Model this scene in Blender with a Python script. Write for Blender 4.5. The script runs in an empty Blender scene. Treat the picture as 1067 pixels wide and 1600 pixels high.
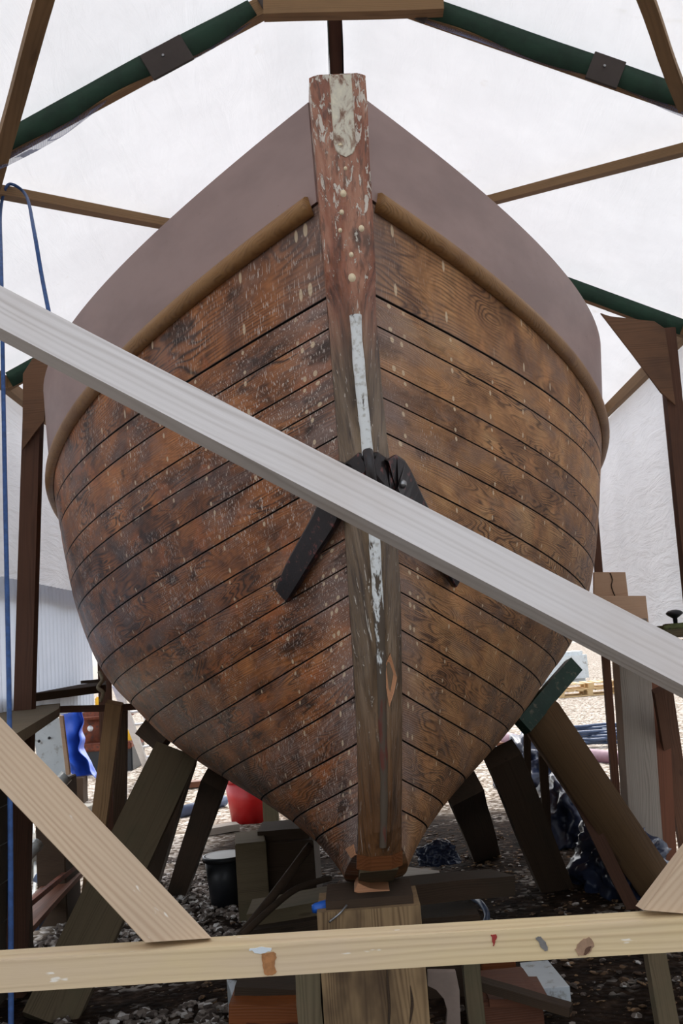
import bpy, bmesh, math, random
import numpy as np
from mathutils import Vector, Matrix, noise
random.seed(7)
C = bpy.context.scene.collection
# ------------------------------------------------------------------ camera model
FPX, TILT, ROLL, CZ = 1500.0, math.radians(8.0517), math.radians(4.4609), 1.6
def ray(px, py):
    x, y = px - 533.5, 800 - py
    xc = x*math.cos(ROLL) + y*math.sin(ROLL); yc = -x*math.sin(ROLL) + y*math.cos(ROLL)
    return Vector((xc, FPX*math.cos(TILT) - yc*math.sin(TILT), FPX*math.sin(TILT) + yc*math.cos(TILT)))
def P(px, py, Y):
    d = ray(px, py); return d*(Y/d.y) + Vector((0, 0, CZ))
def G(px, py, z=0.0):
    d = ray(px, py); return d*((z - CZ)/d.z) + Vector((0, 0, CZ))
def proj(p):
    z = p[2]-CZ; fw = p[1]*math.cos(TILT)+z*math.sin(TILT); up = -p[1]*math.sin(TILT)+z*math.cos(TILT)
    x = p[0]/fw*FPX; y = up/fw*FPX
    return 533.5+x*math.cos(ROLL)-y*math.sin(ROLL), 800-(x*math.sin(ROLL)+y*math.cos(ROLL))
cam = bpy.data.cameras.new('camera'); co = bpy.data.objects.new('camera', cam); C.objects.link(co)
cam.sensor_fit = 'VERTICAL'; cam.sensor_height = 36.0; cam.lens = 36.0*FPX/1600.0
cam.clip_start = .05; cam.clip_end = 500
Fv = Vector((0, math.cos(TILT), math.sin(TILT))); R0 = Vector((1, 0, 0)); U0 = Vector((0, -math.sin(TILT), math.cos(TILT)))
Rv = R0*math.cos(ROLL) + U0*math.sin(ROLL)*-1*-1; Uv = -R0*math.sin(ROLL) + U0*math.cos(ROLL)
# image right/up expressed in the world: a point's picture x is xc*cos-yc*sin, y is xc*sin+yc*cos
Rv = R0*math.cos(ROLL) - U0*math.sin(ROLL); Uv = R0*math.sin(ROLL) + U0*math.cos(ROLL)
co.matrix_world = Matrix(((Rv.x, Uv.x, -Fv.x, 0), (Rv.y, Uv.y, -Fv.y, 0), (Rv.z, Uv.z, -Fv.z, CZ), (0, 0, 0, 1)))
bpy.context.scene.camera = co

# ------------------------------------------------------------------ material helper
def lin(r, g, b):
    f = lambda c: (c/255/12.92) if c/255 <= .04045 else ((c/255+.055)/1.055)**2.4
    return (f(r), f(g), f(b), 1)
class Mt:
    def __init__(s, name):
        s.m = bpy.data.materials.new(name); s.m.use_nodes = True; s.t = s.m.node_tree; s.t.nodes.clear()
        s.out = s.t.nodes.new('ShaderNodeOutputMaterial'); s.b = s.n('ShaderNodeBsdfPrincipled')
        s.L(s.b.outputs[0], s.out.inputs[0])
    def L(s, a, b): s.t.links.new(a, b)
    def n(s, ty, ins=None, **kw):
        o = s.t.nodes.new(ty)
        for k, v in kw.items(): setattr(o, k, v)
        for k, v in (ins or {}).items(): s.put(o.inputs[k], v)
        return o
    def put(s, sock, v):
        if isinstance(v, bpy.types.NodeSocket): s.L(v, sock)
        else: sock.default_value = v
    def ma(s, op, a, b=0.0, c=0.0): return s.n('ShaderNodeMath', {0: a, 1: b, 2: c}, operation=op).outputs[0]
    def mp(s, v, sc=(1, 1, 1), loc=(0, 0, 0)): return s.n('ShaderNodeMapping', {'Vector': v, 'Scale': sc, 'Location': loc}).outputs[0]
    def no(s, v, scale=1, det=3, ro=.55, dist=0): return s.n('ShaderNodeTexNoise', {'Vector': v, 'Scale': scale, 'Detail': det, 'Roughness': ro, 'Distortion': dist}).outputs[0]
    def vo(s, v, scale, feat='F1'): return s.n('ShaderNodeTexVoronoi', {'Vector': v, 'Scale': scale}, feature=feat)
    def st(s, f, lo, hi): return s.n('ShaderNodeMapRange', {'Value': f, 'From Min': lo, 'From Max': hi}, interpolation_type='SMOOTHSTEP').outputs[0]
    def mix(s, f, a, b):
        o = s.t.nodes.new('ShaderNodeMix'); o.data_type = 'RGBA'
        s.put(o.inputs[0], f); s.put(o.inputs[6], a); s.put(o.inputs[7], b); return o.outputs[2]
    def ramp(s, f, stops):
        o = s.n('ShaderNodeValToRGB', {0: f}); e = o.color_ramp.elements
        while len(e) < len(stops): e.new(.5)
        for q, (p, c) in zip(e, stops): q.position = p; q.color = c
        return o.outputs[0]
    def obj(s): return s.n('ShaderNodeTexCoord').outputs['Object']
    def uv(s): return s.n('ShaderNodeTexCoord').outputs['UV']
    def rnd(s): return s.n('ShaderNodeObjectInfo').outputs['Random']
    def bump(s, h, strength=.3, dist=.01):
        s.L(s.n('ShaderNodeBump', {'Height': h, 'Strength': strength, 'Distance': dist}).outputs[0], s.b.inputs['Normal'])
    def fin(s, col, rough=.7, spec=.4):
        s.put(s.b.inputs['Base Color'], col); s.put(s.b.inputs['Roughness'], rough)
        s.put(s.b.inputs['Specular IOR Level'], spec); return s.m

def wood(name, base, dark, grain=.5, rough=.75, stain=None, stain_amt=.4, fleck=None, ring=70, knots=True):
    """sawn timber, local X along the length"""
    m = Mt(name); o = m.obj(); r = m.rnd()
    off = m.n('ShaderNodeCombineXYZ', {0: m.ma('MULTIPLY', r, 17.0), 1: m.ma('MULTIPLY', r, 5.0), 2: r}).outputs[0]
    v = m.n('ShaderNodeVectorMath', {0: o, 1: off}, operation='ADD').outputs[0]
    field = m.no(m.mp(v, (.55, 5.0, 5.0)), 1.6, 2, .5)
    sp_ = m.n('ShaderNodeSeparateXYZ', {0: o}); ph = m.ma('MULTIPLY', m.ma('MULTIPLY_ADD', sp_.outputs[1], .55, sp_.outputs[2]), ring*11.0)
    rings = m.ma('MULTIPLY_ADD', m.ma('SINE', m.ma('ADD', ph, m.ma('MULTIPLY', field, ring*.9))), .5, .5)
    rings = m.ma('MULTIPLY', m.ma('POWER', rings, 1.6), m.st(m.no(m.mp(v, (.7, 26, 26)), 1.0, 2, .5), .3, .75))
    fine = m.no(m.mp(v, (3, 90, 90)), 1.0, 3, .6)
    blot = m.no(m.mp(v, (1.3, 3, 3)), 1.4, 4, .6)
    g = m.ma('MULTIPLY_ADD', rings, .7, m.ma('MULTIPLY', fine, .5))
    col = m.mix(m.ma('MULTIPLY', g, grain), base, dark)
    if stain: col = m.mix(m.ma('MULTIPLY', m.st(blot, .48, .7), stain_amt), col, stain)
    if knots:
        k = m.vo(m.mp(v, (1.0, 4.5, 4.5)), 1.9).outputs['Distance']
        col = m.mix(m.ma('MULTIPLY', m.st(k, .1, .04), .6), col, dark)
    if fleck:
        f = m.st(m.no(m.mp(v, (9, 30, 30)), 1.3, 3, .6), .68, .72)
        col = m.mix(m.ma('MULTIPLY', f, .8), col, fleck)
    m.bump(g, .25, .004)
    return m.fin(col, rough, .3)
def plain(name, c, rough=.6, metal=0, var=.25, scale=6, dirt=None):
    m = Mt(name); o = m.obj(); f = m.no(o, scale, 4, .6)
    d = tuple(x*(1-var) for x in c[:3]) + (1,)
    col = m.mix(m.st(f, .35, .65), c, d)
    if dirt: col = m.mix(m.st(m.no(o, scale*2.3, 5, .65), .55, .68), col, dirt)
    m.b.inputs['Metallic'].default_value = metal
    m.bump(m.no(o, scale*8, 3, .6), .15, .004)
    return m.fin(col, rough)

# ------------------------------------------------------------------ mesh helpers
def tag(o, label=None, cat=None, group=None, kind=None):
    if label: o['label'] = label
    if cat: o['category'] = cat
    if group: o['group'] = group
    if kind: o['kind'] = kind
    return o
def empty(name, loc=(0, 0, 0)):
    o = bpy.data.objects.new(name, None); C.objects.link(o); o.location = loc; return o
def link(name, bm, mat, parent=None, smooth=False, M=None, origin=None):
    """bm in world coordinates unless M (its local matrix) is given"""
    me = bpy.data.meshes.new(name)
    if M is None:
        if origin is None:
            vs = [v.co for v in bm.verts]
            origin = Vector((sum(v.x for v in vs)/len(vs), sum(v.y for v in vs)/len(vs), min(v.z for v in vs)))
        M = Matrix.Translation(origin)
        bmesh.ops.transform(bm, matrix=M.inverted(), verts=bm.verts)
    bmesh.ops.recalc_face_normals(bm, faces=bm.faces) if not getattr(link, 'keep', False) else None
    if smooth:
        for f in bm.faces: f.smooth = True
    bm.to_mesh(me); bm.free()
    for q in (mat if isinstance(mat, (list, tuple)) else [mat]): me.materials.append(q)
    o = bpy.data.objects.new(name, me); C.objects.link(o)
    if parent is not None:
        o.parent = parent; o.matrix_local = wm(parent).inverted() @ M
    else: o.matrix_world = M
    WM[o.name] = M.copy()
    return o
WM = {}
def wm(p): return WM[p.name] if p.name in WM else Matrix.Translation(p.location)
def frame(A, B, up=(0, 0, 1)):
    A, B = Vector(A), Vector(B); x = (B-A).normalized(); z = Vector(up); z = (z - x*z.dot(x))
    if z.length < 1e-4: z = Vector((0, 1, 0)) - x*x.y
    z.normalize(); y = z.cross(x)
    return Matrix(((x.x, y.x, z.x, A.x), (x.y, y.y, z.y, A.y), (x.z, y.z, z.z, A.z), (0, 0, 0, 1)))
def beam(name, A, B, w, h, mat, up=(0, 0, 1), bev=.004, warp=.003, parent=None, skew=(0, 0), seg=6):
    """timber from A to B: w across, h along 'up'; skew slides the two ends so cuts can be level"""
    L = (Vector(B)-Vector(A)).length; bm = bmesh.new(); rs = []
    sd = random.random()*50
    for i in range(seg+1):
        t = i/seg; r = []
        for (a, b) in ((-1, -1), (1, -1), (1, 1), (-1, 1)):
            sk = (skew[0]*(1-t) + skew[1]*t)*b*h/2
            wv = Vector((0, noise.noise((sd+t*1.5, 0, 1)), noise.noise((sd+t*1.5, 5, 2))))*warp*2 if 0 < i < seg else Vector()
            r.append(bm.verts.new(Vector((t*L + sk, a*w/2, b*h/2)) + wv))
        rs.append(r)
    for i in range(seg):
        for k in range(4): bm.faces.new((rs[i][k], rs[i][(k+1) % 4], rs[i+1][(k+1) % 4], rs[i+1][k]))
    bm.faces.new(rs[0]); bm.faces.new(rs[-1])
    if bev:
        es = [e for e in bm.edges if e.calc_face_angle(0) > .6]
        bmesh.ops.bevel(bm, geom=es, offset=bev, segments=2 if bev < .03 else 5, affect='EDGES')
    return link(name, bm, mat, parent, bev > .03, M=frame(A, B, up))
def spline(pts, n=8):
    pts = [Vector(p) for p in pts]; out = []
    for i in range(len(pts)-1):
        p0 = pts[max(i-1, 0)]; p1 = pts[i]; p2 = pts[i+1]; p3 = pts[min(i+2, len(pts)-1)]
        for k in range(n):
            t = k/n
            out.append(.5*((2*p1)+(p2-p0)*t+(2*p0-5*p1+4*p2-p3)*t*t+(3*p1-p0-3*p2+p3)*t**3))
    out.append(pts[-1]); return out
def tube_bm(bm, pts, r, res=8, n=6, smooth=True, closed=False):
    ps = spline(pts, n) if smooth else [Vector(p) for p in pts]
    rings = []; up = Vector((.31, .17, .93)); rr = r if callable(r) else (lambda t: r)
    for i, p in enumerate(ps):
        t = (ps[min(i+1, len(ps)-1)]-ps[max(i-1, 0)]).normalized()
        a = up - t*up.dot(t)
        if a.length < .05: a = Vector((1, .1, 0)) - t*t.x
        a.normalize(); b = t.cross(a); up = a; q = rr(i/(len(ps)-1))
        rings.append([bm.verts.new(p + (a*math.cos(2*math.pi*k/res) + b*math.sin(2*math.pi*k/res))*q) for k in range(res)])
    for i in range(len(rings)-1):
        for k in range(res): bm.faces.new((rings[i][k], rings[i][(k+1) % res], rings[i+1][(k+1) % res], rings[i+1][k]))
    bm.faces.new(rings[0][::-1]); bm.faces.new(rings[-1])
def tube(name, pts, r, mat, parent=None, res=8, n=6, smooth=True):
    bm = bmesh.new(); tube_bm(bm, pts, r, res, n, smooth); return link(name, bm, mat, parent, True)
def plate(name, pts, th, mat, parent=None, bev=.002):
    """flat board whose outline is pts (world), thickened along th"""
    bm = bmesh.new(); th = Vector(th); a = [bm.verts.new(p) for p in pts]; b = [bm.verts.new(Vector(p)+th) for p in pts]
    n = len(pts); bm.faces.new(a); bm.faces.new(b[::-1])
    for i in range(n): bm.faces.new((a[i], a[(i+1) % n], b[(i+1) % n], b[i]))
    if bev: bmesh.ops.bevel(bm, geom=list(bm.edges), offset=bev, segments=1, affect='EDGES')
    return link(name, bm, mat, parent)
def box(name, lo, hi, mat, rz=0, parent=None, bev=.006):
    lo, hi = Vector(lo), Vector(hi); c = (lo+hi)/2; c.z = lo.z; bm = bmesh.new()
    bmesh.ops.create_cube(bm, size=1); s = hi-lo
    for v in bm.verts: v.co = Vector((v.co.x*s.x, v.co.y*s.y, (v.co.z+.5)*s.z))
    if bev: bmesh.ops.bevel(bm, geom=list(bm.edges), offset=bev, segments=2, affect='EDGES')
    return link(name, bm, mat, parent, M=Matrix.Translation(c) @ Matrix.Rotation(rz, 4, 'Z'))
def lathe(name, prof, mat, loc, parent=None, res=28, R=None):
    bm = bmesh.new(); rings = []
    for (r, z) in prof: rings.append([bm.verts.new((r*math.cos(2*math.pi*k/res), r*math.sin(2*math.pi*k/res), z)) for k in range(res)])
    for i in range(len(rings)-1):
        for k in range(res): bm.faces.new((rings[i][k], rings[i][(k+1) % res], rings[i+1][(k+1) % res], rings[i+1][k]))
    for q in (rings[0], rings[-1]): bm.faces.new(q)
    return link(name, bm, mat, parent, True, M=Matrix.Translation(loc) @ (R or Matrix()))
def grid(name, f, nu, nv, mat, parent=None, uvf=None, smooth=True, thick=0):
    bm = bmesh.new(); g = [[bm.verts.new(f(i/nu, j/nv)) for j in range(nv+1)] for i in range(nu+1)]
    for i in range(nu):
        for j in range(nv): bm.faces.new((g[i][j], g[i+1][j], g[i+1][j+1], g[i][j+1]))
    o = link(name, bm, mat, parent, smooth)
    if thick:
        md = o.modifiers.new('thickness', 'SOLIDIFY'); md.thickness = thick; md.offset = 0
    return o

# ------------------------------------------------------------------ materials
def hull_mat(name, left):
    m = Mt(name); sx = m.n('ShaderNodeSeparateXYZ', {0: m.uv()}); U, V = sx.outputs[0], sx.outputs[1]
    pf = m.ma('FRACT', V); pi = m.ma('FLOOR', V)
    rn = m.n('ShaderNodeTexWhiteNoise', {'W': m.ma('ADD', pi, 3.7 if left else 11.2)}, noise_dimensions='1D').outputs[0]
    x = m.ma('ADD', U, m.ma('MULTIPLY', rn, 23.0)); y = m.ma('MULTIPLY', pf, .13)
    def vec(a, b, c=0.0): return m.n('ShaderNodeCombineXYZ', {0: a, 1: b, 2: c}).outputs[0]
    pv = vec(x, y, m.ma('MULTIPLY', pi, 3.1))
    gv = vec(U, m.ma('MULTIPLY', V, .13), 0.0)                     # runs on across the seams
    field = m.no(m.mp(pv, (1.5, 7.5, 1)), 1.35, 2, .45, .3)
    rings = m.ma('MULTIPLY_ADD', m.ma('SINE', m.ma('MULTIPLY', field, 130.0 if left else 165.0)), .5, .5)
    fine = m.no(m.mp(pv, (7, 130, 1)), 1.0, 3, .65)
    blot = m.no(m.mp(gv, (3.2, 4.2, 1), (4.1 if left else 9.3, 2.2, 0)), 1.5, 5, .62, .4)
    blot2 = m.no(m.mp(pv, (6.5, 9, 1)), 1.0, 4, .6, .6)
    haze = m.no(m.mp(gv, (2.4, 5.5, 1), (1.7, 8.8 if left else 5.2, 3)), 1.6, 4, .6)
    vary = m.ma('MULTIPLY_ADD', rn, .3, -.15)
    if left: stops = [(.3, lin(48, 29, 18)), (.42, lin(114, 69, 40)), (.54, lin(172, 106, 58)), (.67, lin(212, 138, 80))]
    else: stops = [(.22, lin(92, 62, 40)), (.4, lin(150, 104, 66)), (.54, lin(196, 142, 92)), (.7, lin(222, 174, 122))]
    tone = m.ma('ADD', m.ma('ADD', m.ma('MULTIPLY', blot, .62), m.ma('MULTIPLY', blot2, .38)), m.ma('MULTIPLY', vary, .35))
    col = m.ramp(tone, stops)
    # dark growth rings, strong in patches only
    patch = m.st(m.no(m.mp(pv, (2.6, 5, 1), (5, 0, 0)), 1.1, 2, .5), .42, .62)
    rk = m.ma('MULTIPLY', m.ma('POWER', rings, 2.2), m.ma('MULTIPLY_ADD', patch, .72, .2 if left else .16))
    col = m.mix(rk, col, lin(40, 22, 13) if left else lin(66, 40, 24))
    comb = m.ma('MULTIPLY_ADD', m.ma('SINE', m.ma('ADD', m.ma('MULTIPLY', y, 1000.0), m.ma('ADD', m.ma('MULTIPLY', field, 62.0), m.ma('MULTIPLY', U, 9.0)))), .5, .5)
    cm = m.st(m.no(m.mp(pv, (4.5, 7, 1), (8, 3, 2)), 1.0, 3, .6), .4, .6)
    comb = m.ma('MULTIPLY', m.ma('POWER', comb, 1.8), m.ma('MULTIPLY_ADD', cm, .5, .08))
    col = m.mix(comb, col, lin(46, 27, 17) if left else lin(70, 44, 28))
    col = m.mix(m.ma('MULTIPLY', fine, .3), col, lin(52, 32, 20))
    warm_patch = m.st(m.no(m.mp(gv, (7, 9, 1), (3, 3, 3)), 1.0, 3, .55), .56, .68)  # brighter orange patches in the wood tone
    col = m.mix(m.ma('MULTIPLY', warm_patch, .45), col, lin(196, 112, 56) if left else lin(200, 140, 90))
    # patchy grey haze painted into the colour, also beside the stem
    col = m.mix(m.ma('MULTIPLY', m.st(haze, .48, .66), .45 if left else .36), col, lin(120, 100, 94) if left else lin(128, 108, 98))
    nr = m.ma('MULTIPLY', m.st(U, .22, .02), m.ma('MULTIPLY_ADD', haze, 1.2, -.1))
    col = m.mix(nr, col, lin(138, 118, 110))
    # scorched knots
    sc = m.st(m.no(m.mp(gv, (5.5, 8, 1), (2, 1, 7)), 1.25, 3, .55), .58, .7)
    col = m.mix(m.ma('MULTIPLY', sc, .75 if left else .35), col, lin(28, 17, 12))
    # pale paint left in the grain: short flecks in clusters
    clu = m.st(m.no(m.mp(gv, (3.1, 4.4, 1), (7, 3, 1)), 1.5, 3, .6), .42, .6) if left else m.st(m.no(m.mp(gv, (3.1, 4.4, 1), (2, 9, 1)), 1.5, 3, .6), .6, .74)
    fl = m.st(m.no(m.mp(pv, (240, 62, 1)), 1.0, 2, .5), .6, .65)
    fl2 = m.st(m.no(m.mp(gv, (140, 110, 1)), 1.0, 3, .7), .645, .68)
    near = m.st(U, .55, .0)
    flk = m.ma('MULTIPLY', m.ma('MAXIMUM', fl, fl2), m.ma('MINIMUM', m.ma('ADD', clu, m.ma('MULTIPLY', near, .55 if left else .3)), 1.0))
    col = m.mix(m.ma('MULTIPLY', flk, .85 if left else .6), col, lin(205, 190, 176))
    # filled fastenings: pairs on every frame
    jit = m.n('ShaderNodeTexWhiteNoise', {'Vector': vec(m.ma('FLOOR', m.ma('MULTIPLY', U, 4.6)), pi)}, noise_dimensions='2D').outputs[0]
    fu = m.ma('ADD', m.ma('SUBTRACT', m.ma('FRACT', m.ma('MULTIPLY', U, 4.6)), .42), m.ma('MULTIPLY_ADD', jit, .16, -.08))
    du = m.ma('DIVIDE', fu, .027)
    dv = m.ma('DIVIDE', m.ma('SUBTRACT', m.ma('ABSOLUTE', m.ma('SUBTRACT', pf, .5)), m.ma('MULTIPLY_ADD', jit, -.1, .4)), .07)
    dd = m.ma('ADD', m.ma('MULTIPLY', du, du), m.ma('MULTIPLY', dv, dv))
    dot = m.st(dd, 1.15, .6)
    du2 = m.ma('DIVIDE', m.ma('SUBTRACT', U, m.ma('MULTIPLY_ADD', rn, .02, .035)), .007)
    dd2 = m.ma('ADD', m.ma('MULTIPLY', du2, du2), m.ma('MULTIPLY', dv, dv))
    dot = m.ma('MAXIMUM', m.ma('MULTIPLY', dot, m.st(jit, .08, .2)), m.ma('MULTIPLY', m.st(dd2, 1.3, .7), m.st(rn, .3, .35)))
    col = m.mix(m.ma('MULTIPLY', dot, .85), col, lin(212, 190, 158))
    # caulked seams
    e = m.ma('ABSOLUTE', m.ma('SUBTRACT', pf, .5))
    seam = m.st(e, .468, .482)
    putty = m.ma('MULTIPLY', m.st(m.no(m.mp(gv, (9, 2, 1)), 1.4, 3, .6), .6, .68), .9 if left else .3)
    col = m.mix(m.ma('MULTIPLY', m.st(e, .44, .462), m.ma('MULTIPLY', putty, .8)), col, lin(196, 180, 160))
    col = m.mix(seam, col, lin(22, 15, 12))
    rough = m.ma('MULTIPLY_ADD', blot2, .35, .28 if left else .42)
    h = m.ma('ADD', m.ma('MULTIPLY_ADD', rings, .5, comb), m.ma('ADD', fine, m.ma('MULTIPLY', flk, .6)))
    m.bump(h, .3, .004)
    return m.fin(col, rough, .36 if left else .28)
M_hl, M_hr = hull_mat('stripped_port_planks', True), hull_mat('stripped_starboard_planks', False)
def stem_mat():
    m = Mt('weathered_stem_oak'); o = m.obj(); z = m.n('ShaderNodeSeparateXYZ', {0: o}).outputs[2]
    fine = m.no(m.mp(o, (70, 70, 3)), 1, 3, .6); ring = m.no(m.mp(o, (16, 16, 1.6)), 1, 3, .6, .6); bl = m.no(m.mp(o, (9, 9, 3.5)), 1, 4, .6)
    top = m.st(z, 1.5, 1.85)                                        # rosy sound wood above, grey bleached wood below
    c1 = m.ramp(ring, [(.3, lin(66, 50, 36)), (.5, lin(108, 88, 66)), (.7, lin(140, 120, 98))])
    c2 = m.ramp(ring, [(.3, lin(92, 52, 36)), (.5, lin(146, 88, 62)), (.7, lin(176, 126, 100))])
    col = m.mix(top, c1, c2)
    low = m.st(z, .75, .1); col = m.mix(low, col, m.ramp(ring, [(.3, lin(60, 40, 24)), (.6, lin(112, 76, 46))]))
    col = m.mix(m.ma('MULTIPLY', m.st(fine, .5, .68), .55), col, lin(46, 34, 26))
    col = m.mix(m.ma('MULTIPLY', m.st(bl, .6, .72), .75), col, lin(44, 32, 26))
    pt = m.no(m.mp(o, (52, 52, 15), (3, 1, 2)), 1, 5, .72, .6)
    thr = m.ma('MULTIPLY_ADD', m.st(z, 1.45, 2.5), -.12, .63)
    pa = m.st(m.ma('SUBTRACT', pt, thr), 0, .035)
    col = m.mix(m.ma('MULTIPLY', pa, m.ma('SUBTRACT', .92, m.ma('MULTIPLY', low, .8))), col, lin(214, 204, 190))
    sl = m.st(m.no(m.mp(o, (85, 85, 3.2), (9, 1, 4)), 1, 3, .62), .64, .68)
    sl = m.ma('MULTIPLY', sl, m.st(m.no(m.mp(o, (14, 14, 3), (2, 2, 2)), 1, 2), .46, .6))
    col = m.mix(m.ma('MULTIPLY', sl, .8), col, lin(206, 198, 186))
    m.bump(m.ma('ADD', fine, m.ma('MULTIPLY', pa, .8)), .6, .008)
    return m.fin(col, .42, .5)
M_stem = stem_mat()
def band_mat():
    m = Mt('flaking_white_paint'); o = m.obj(); z = m.n('ShaderNodeSeparateXYZ', {0: o}).outputs[2]
    f = m.no(m.mp(o, (38, 38, 9)), 1, 4, .65); thr = m.st(z, 1.05, .35)
    pa = m.st(m.ma('ADD', f, m.ma('MULTIPLY_ADD', thr, -.34, .12)), .44, .5)
    rust = m.no(m.mp(o, (30, 30, 6), (4, 4, 4)), 1, 3, .6)
    base = m.mix(m.st(rust, .58, .68), lin(86, 74, 62), lin(98, 56, 46))
    col = m.mix(pa, base, m.mix(m.st(m.no(o, 60, 3), .5, .7), lin(226, 228, 226), lin(190, 188, 180)))
    m.bump(pa, .5, .004); return m.fin(col, .45)
M_band = band_mat()
def taupe():
    m = Mt('taupe_undercoat'); o = m.obj(); f = m.no(m.mp(o, (1, 1, 2.5)), 1.8, 4, .6)
    col = m.mix(m.st(f, .35, .7), lin(160, 136, 130), lin(144, 122, 117))
    sc = m.st(m.no(m.mp(o, (14, 14, 60)), 1, 3, .65), .71, .74)
    col = m.mix(m.ma('MULTIPLY', sc, .5), col, lin(90, 72, 68))
    m.bump(m.no(o, 30, 3), .08, .003); return m.fin(col, .5, .35)
M_taupe = taupe()
M_rail = wood('varnished_rail_wood', lin(152, 112, 68), lin(96, 64, 36), .6, .5, lin(112, 74, 42), .6, None, 60, False)
M_black = plain('chipped_black_iron', lin(34, 27, 27), .35, .0, .4, 14, lin(112, 62, 58))
M_bolt = plain('grey_bolt_steel', lin(150, 150, 150), .35, .8)
M_plug = plain('cream_filler', lin(226, 206, 172), .6, 0, .12, 40)
M_patch = wood('fresh_repair_wood', lin(196, 142, 104), lin(160, 104, 70), .4, .6, None, 0, None, 60, False)
M_orangew = wood('orange_stained_wood', lin(138, 78, 38), lin(88, 46, 24), .5, .5, lin(92, 48, 28), .4, None, 50, False)
M_greyw = wood('bleached_softwood', lin(210, 204, 200), lin(146, 134, 124), .6, .7, lin(170, 152, 136), .3, None, 46, True)
M_pine = wood('pale_yellow_pine', lin(212, 190, 148), lin(170, 138, 98), .5, .6, lin(196, 172, 156), .4, lin(232, 226, 214), 42, True)
M_pine2 = wood('sawn_brace_pine', lin(198, 174, 146), lin(152, 120, 92), .6, .7, lin(176, 154, 130), .4, lin(222, 214, 200), 60, True)
M_post = wood('dull_brown_post', lin(94, 64, 48), lin(54, 37, 28), .6, .8, lin(66, 46, 38), .5)
M_raft = wood('brown_rafter_wood', lin(142, 112, 78), lin(92, 70, 48), .6, .75, lin(100, 80, 58), .5)
M_gus = wood('brown_plywood', lin(112, 82, 60), lin(74, 52, 38), .5, .8, lin(66, 50, 42), .5, None, 40, False)
M_plat = plain('dark_grey_ply', lin(66, 58, 54), .8, 0, .2, 8)
M_prop = wood('old_prop_timber', lin(118, 104, 80), lin(68, 56, 42), .65, .85, lin(82, 84, 62), .45)
M_dprop = wood('dark_prop_timber', lin(72, 56, 42), lin(38, 28, 20), .6, .85, lin(50, 46, 36), .4)
M_redw = wood('red_brown_timber', lin(114, 70, 48), lin(70, 42, 30), .5, .65, lin(84, 52, 38), .5, None, 50, False)
M_block = wood('cracked_keel_baulk', lin(160, 132, 96), lin(74, 54, 38), .8, .9, lin(70, 54, 40), .85)
M_weath = wood('weathered_grey_post', lin(164, 154, 142), lin(104, 94, 84), .6, .85, lin(116, 104, 94), .5)
M_ply = wood('pinkish_ply', lin(190, 158, 130), lin(158, 124, 98), .35, .7, lin(170, 134, 108), .3, None, 30, False)
M_greenp = plain('dark_green_paint', lin(34, 66, 52), .45, 0, .3, 10, lin(98, 96, 78))
M_log = wood('brown_log', lin(112, 86, 58), lin(64, 48, 34), .5, .85, lin(84, 62, 42), .5)
M_foot = wood('foot_wood', lin(118, 70, 38), lin(72, 42, 22), .5, .55, None, 0, None, 50, False)
M_pinkg = plain('pink_grey_board', lin(150, 132, 120), .8, 0, .2, 8)
M_green = plain('green_webbing', lin(24, 54, 38), .8, 0, .35, 9)
M_rope = plain('blue_rope', lin(42, 76, 128), .6, 0, .35, 60)
M_string = plain('old_cord', lin(150, 136, 110), .8, 0, .3, 60)
M_dcord = plain('dark_cord', lin(60, 62, 74), .8, 0, .3, 60)
M_red = plain('red_plastic', lin(176, 22, 24), .35, 0, .15, 5)
M_blackp = plain('black_plastic', lin(34, 36, 40), .45, 0, .2, 8)
M_pipe = plain('grey_pipe', lin(166, 168, 164), .45, .1, .3, 8, lin(118, 112, 100))
M_conc = plain('concrete_grey', lin(136, 132, 122), .9, 0, .3, 9, lin(92, 88, 80))
M_alu = plain('ladder_aluminium', lin(206, 208, 212), .35, .5, .12, 6)
M_rust = plain('rusty_iron', lin(118, 62, 42), .75, .2, .45, 9, lin(62, 50, 48))
M_yel = plain('yellow_paint', lin(232, 178, 40), .5, 0, .15, 6)
M_bluep = plain('blue_sheet', lin(48, 88, 190), .38, 0, .2, 5)
M_navy = plain('dark_blue_sheet', lin(38, 46, 68), .36, 0, .35, 7)
M_mauve = plain('mauve_pipe', lin(120, 84, 96), .5, 0, .2, 6)
M_hose = plain('slate_blue_hose', lin(72, 86, 112), .45, 0, .2, 20)
M_white = plain('chipped_white_paint', lin(206, 212, 214), .5, 0, .1, 6, lin(150, 148, 142))
M_pall = wood('pallet_wood', lin(206, 178, 132), lin(160, 128, 88), .5, .8)
M_tool = plain('olive_cast_metal', lin(98, 104, 62), .5, .3, .4, 12, lin(46, 46, 40))
M_bluet = plain('blue_tool_plastic', lin(30, 92, 186), .4, 0, .1, 10)
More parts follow.
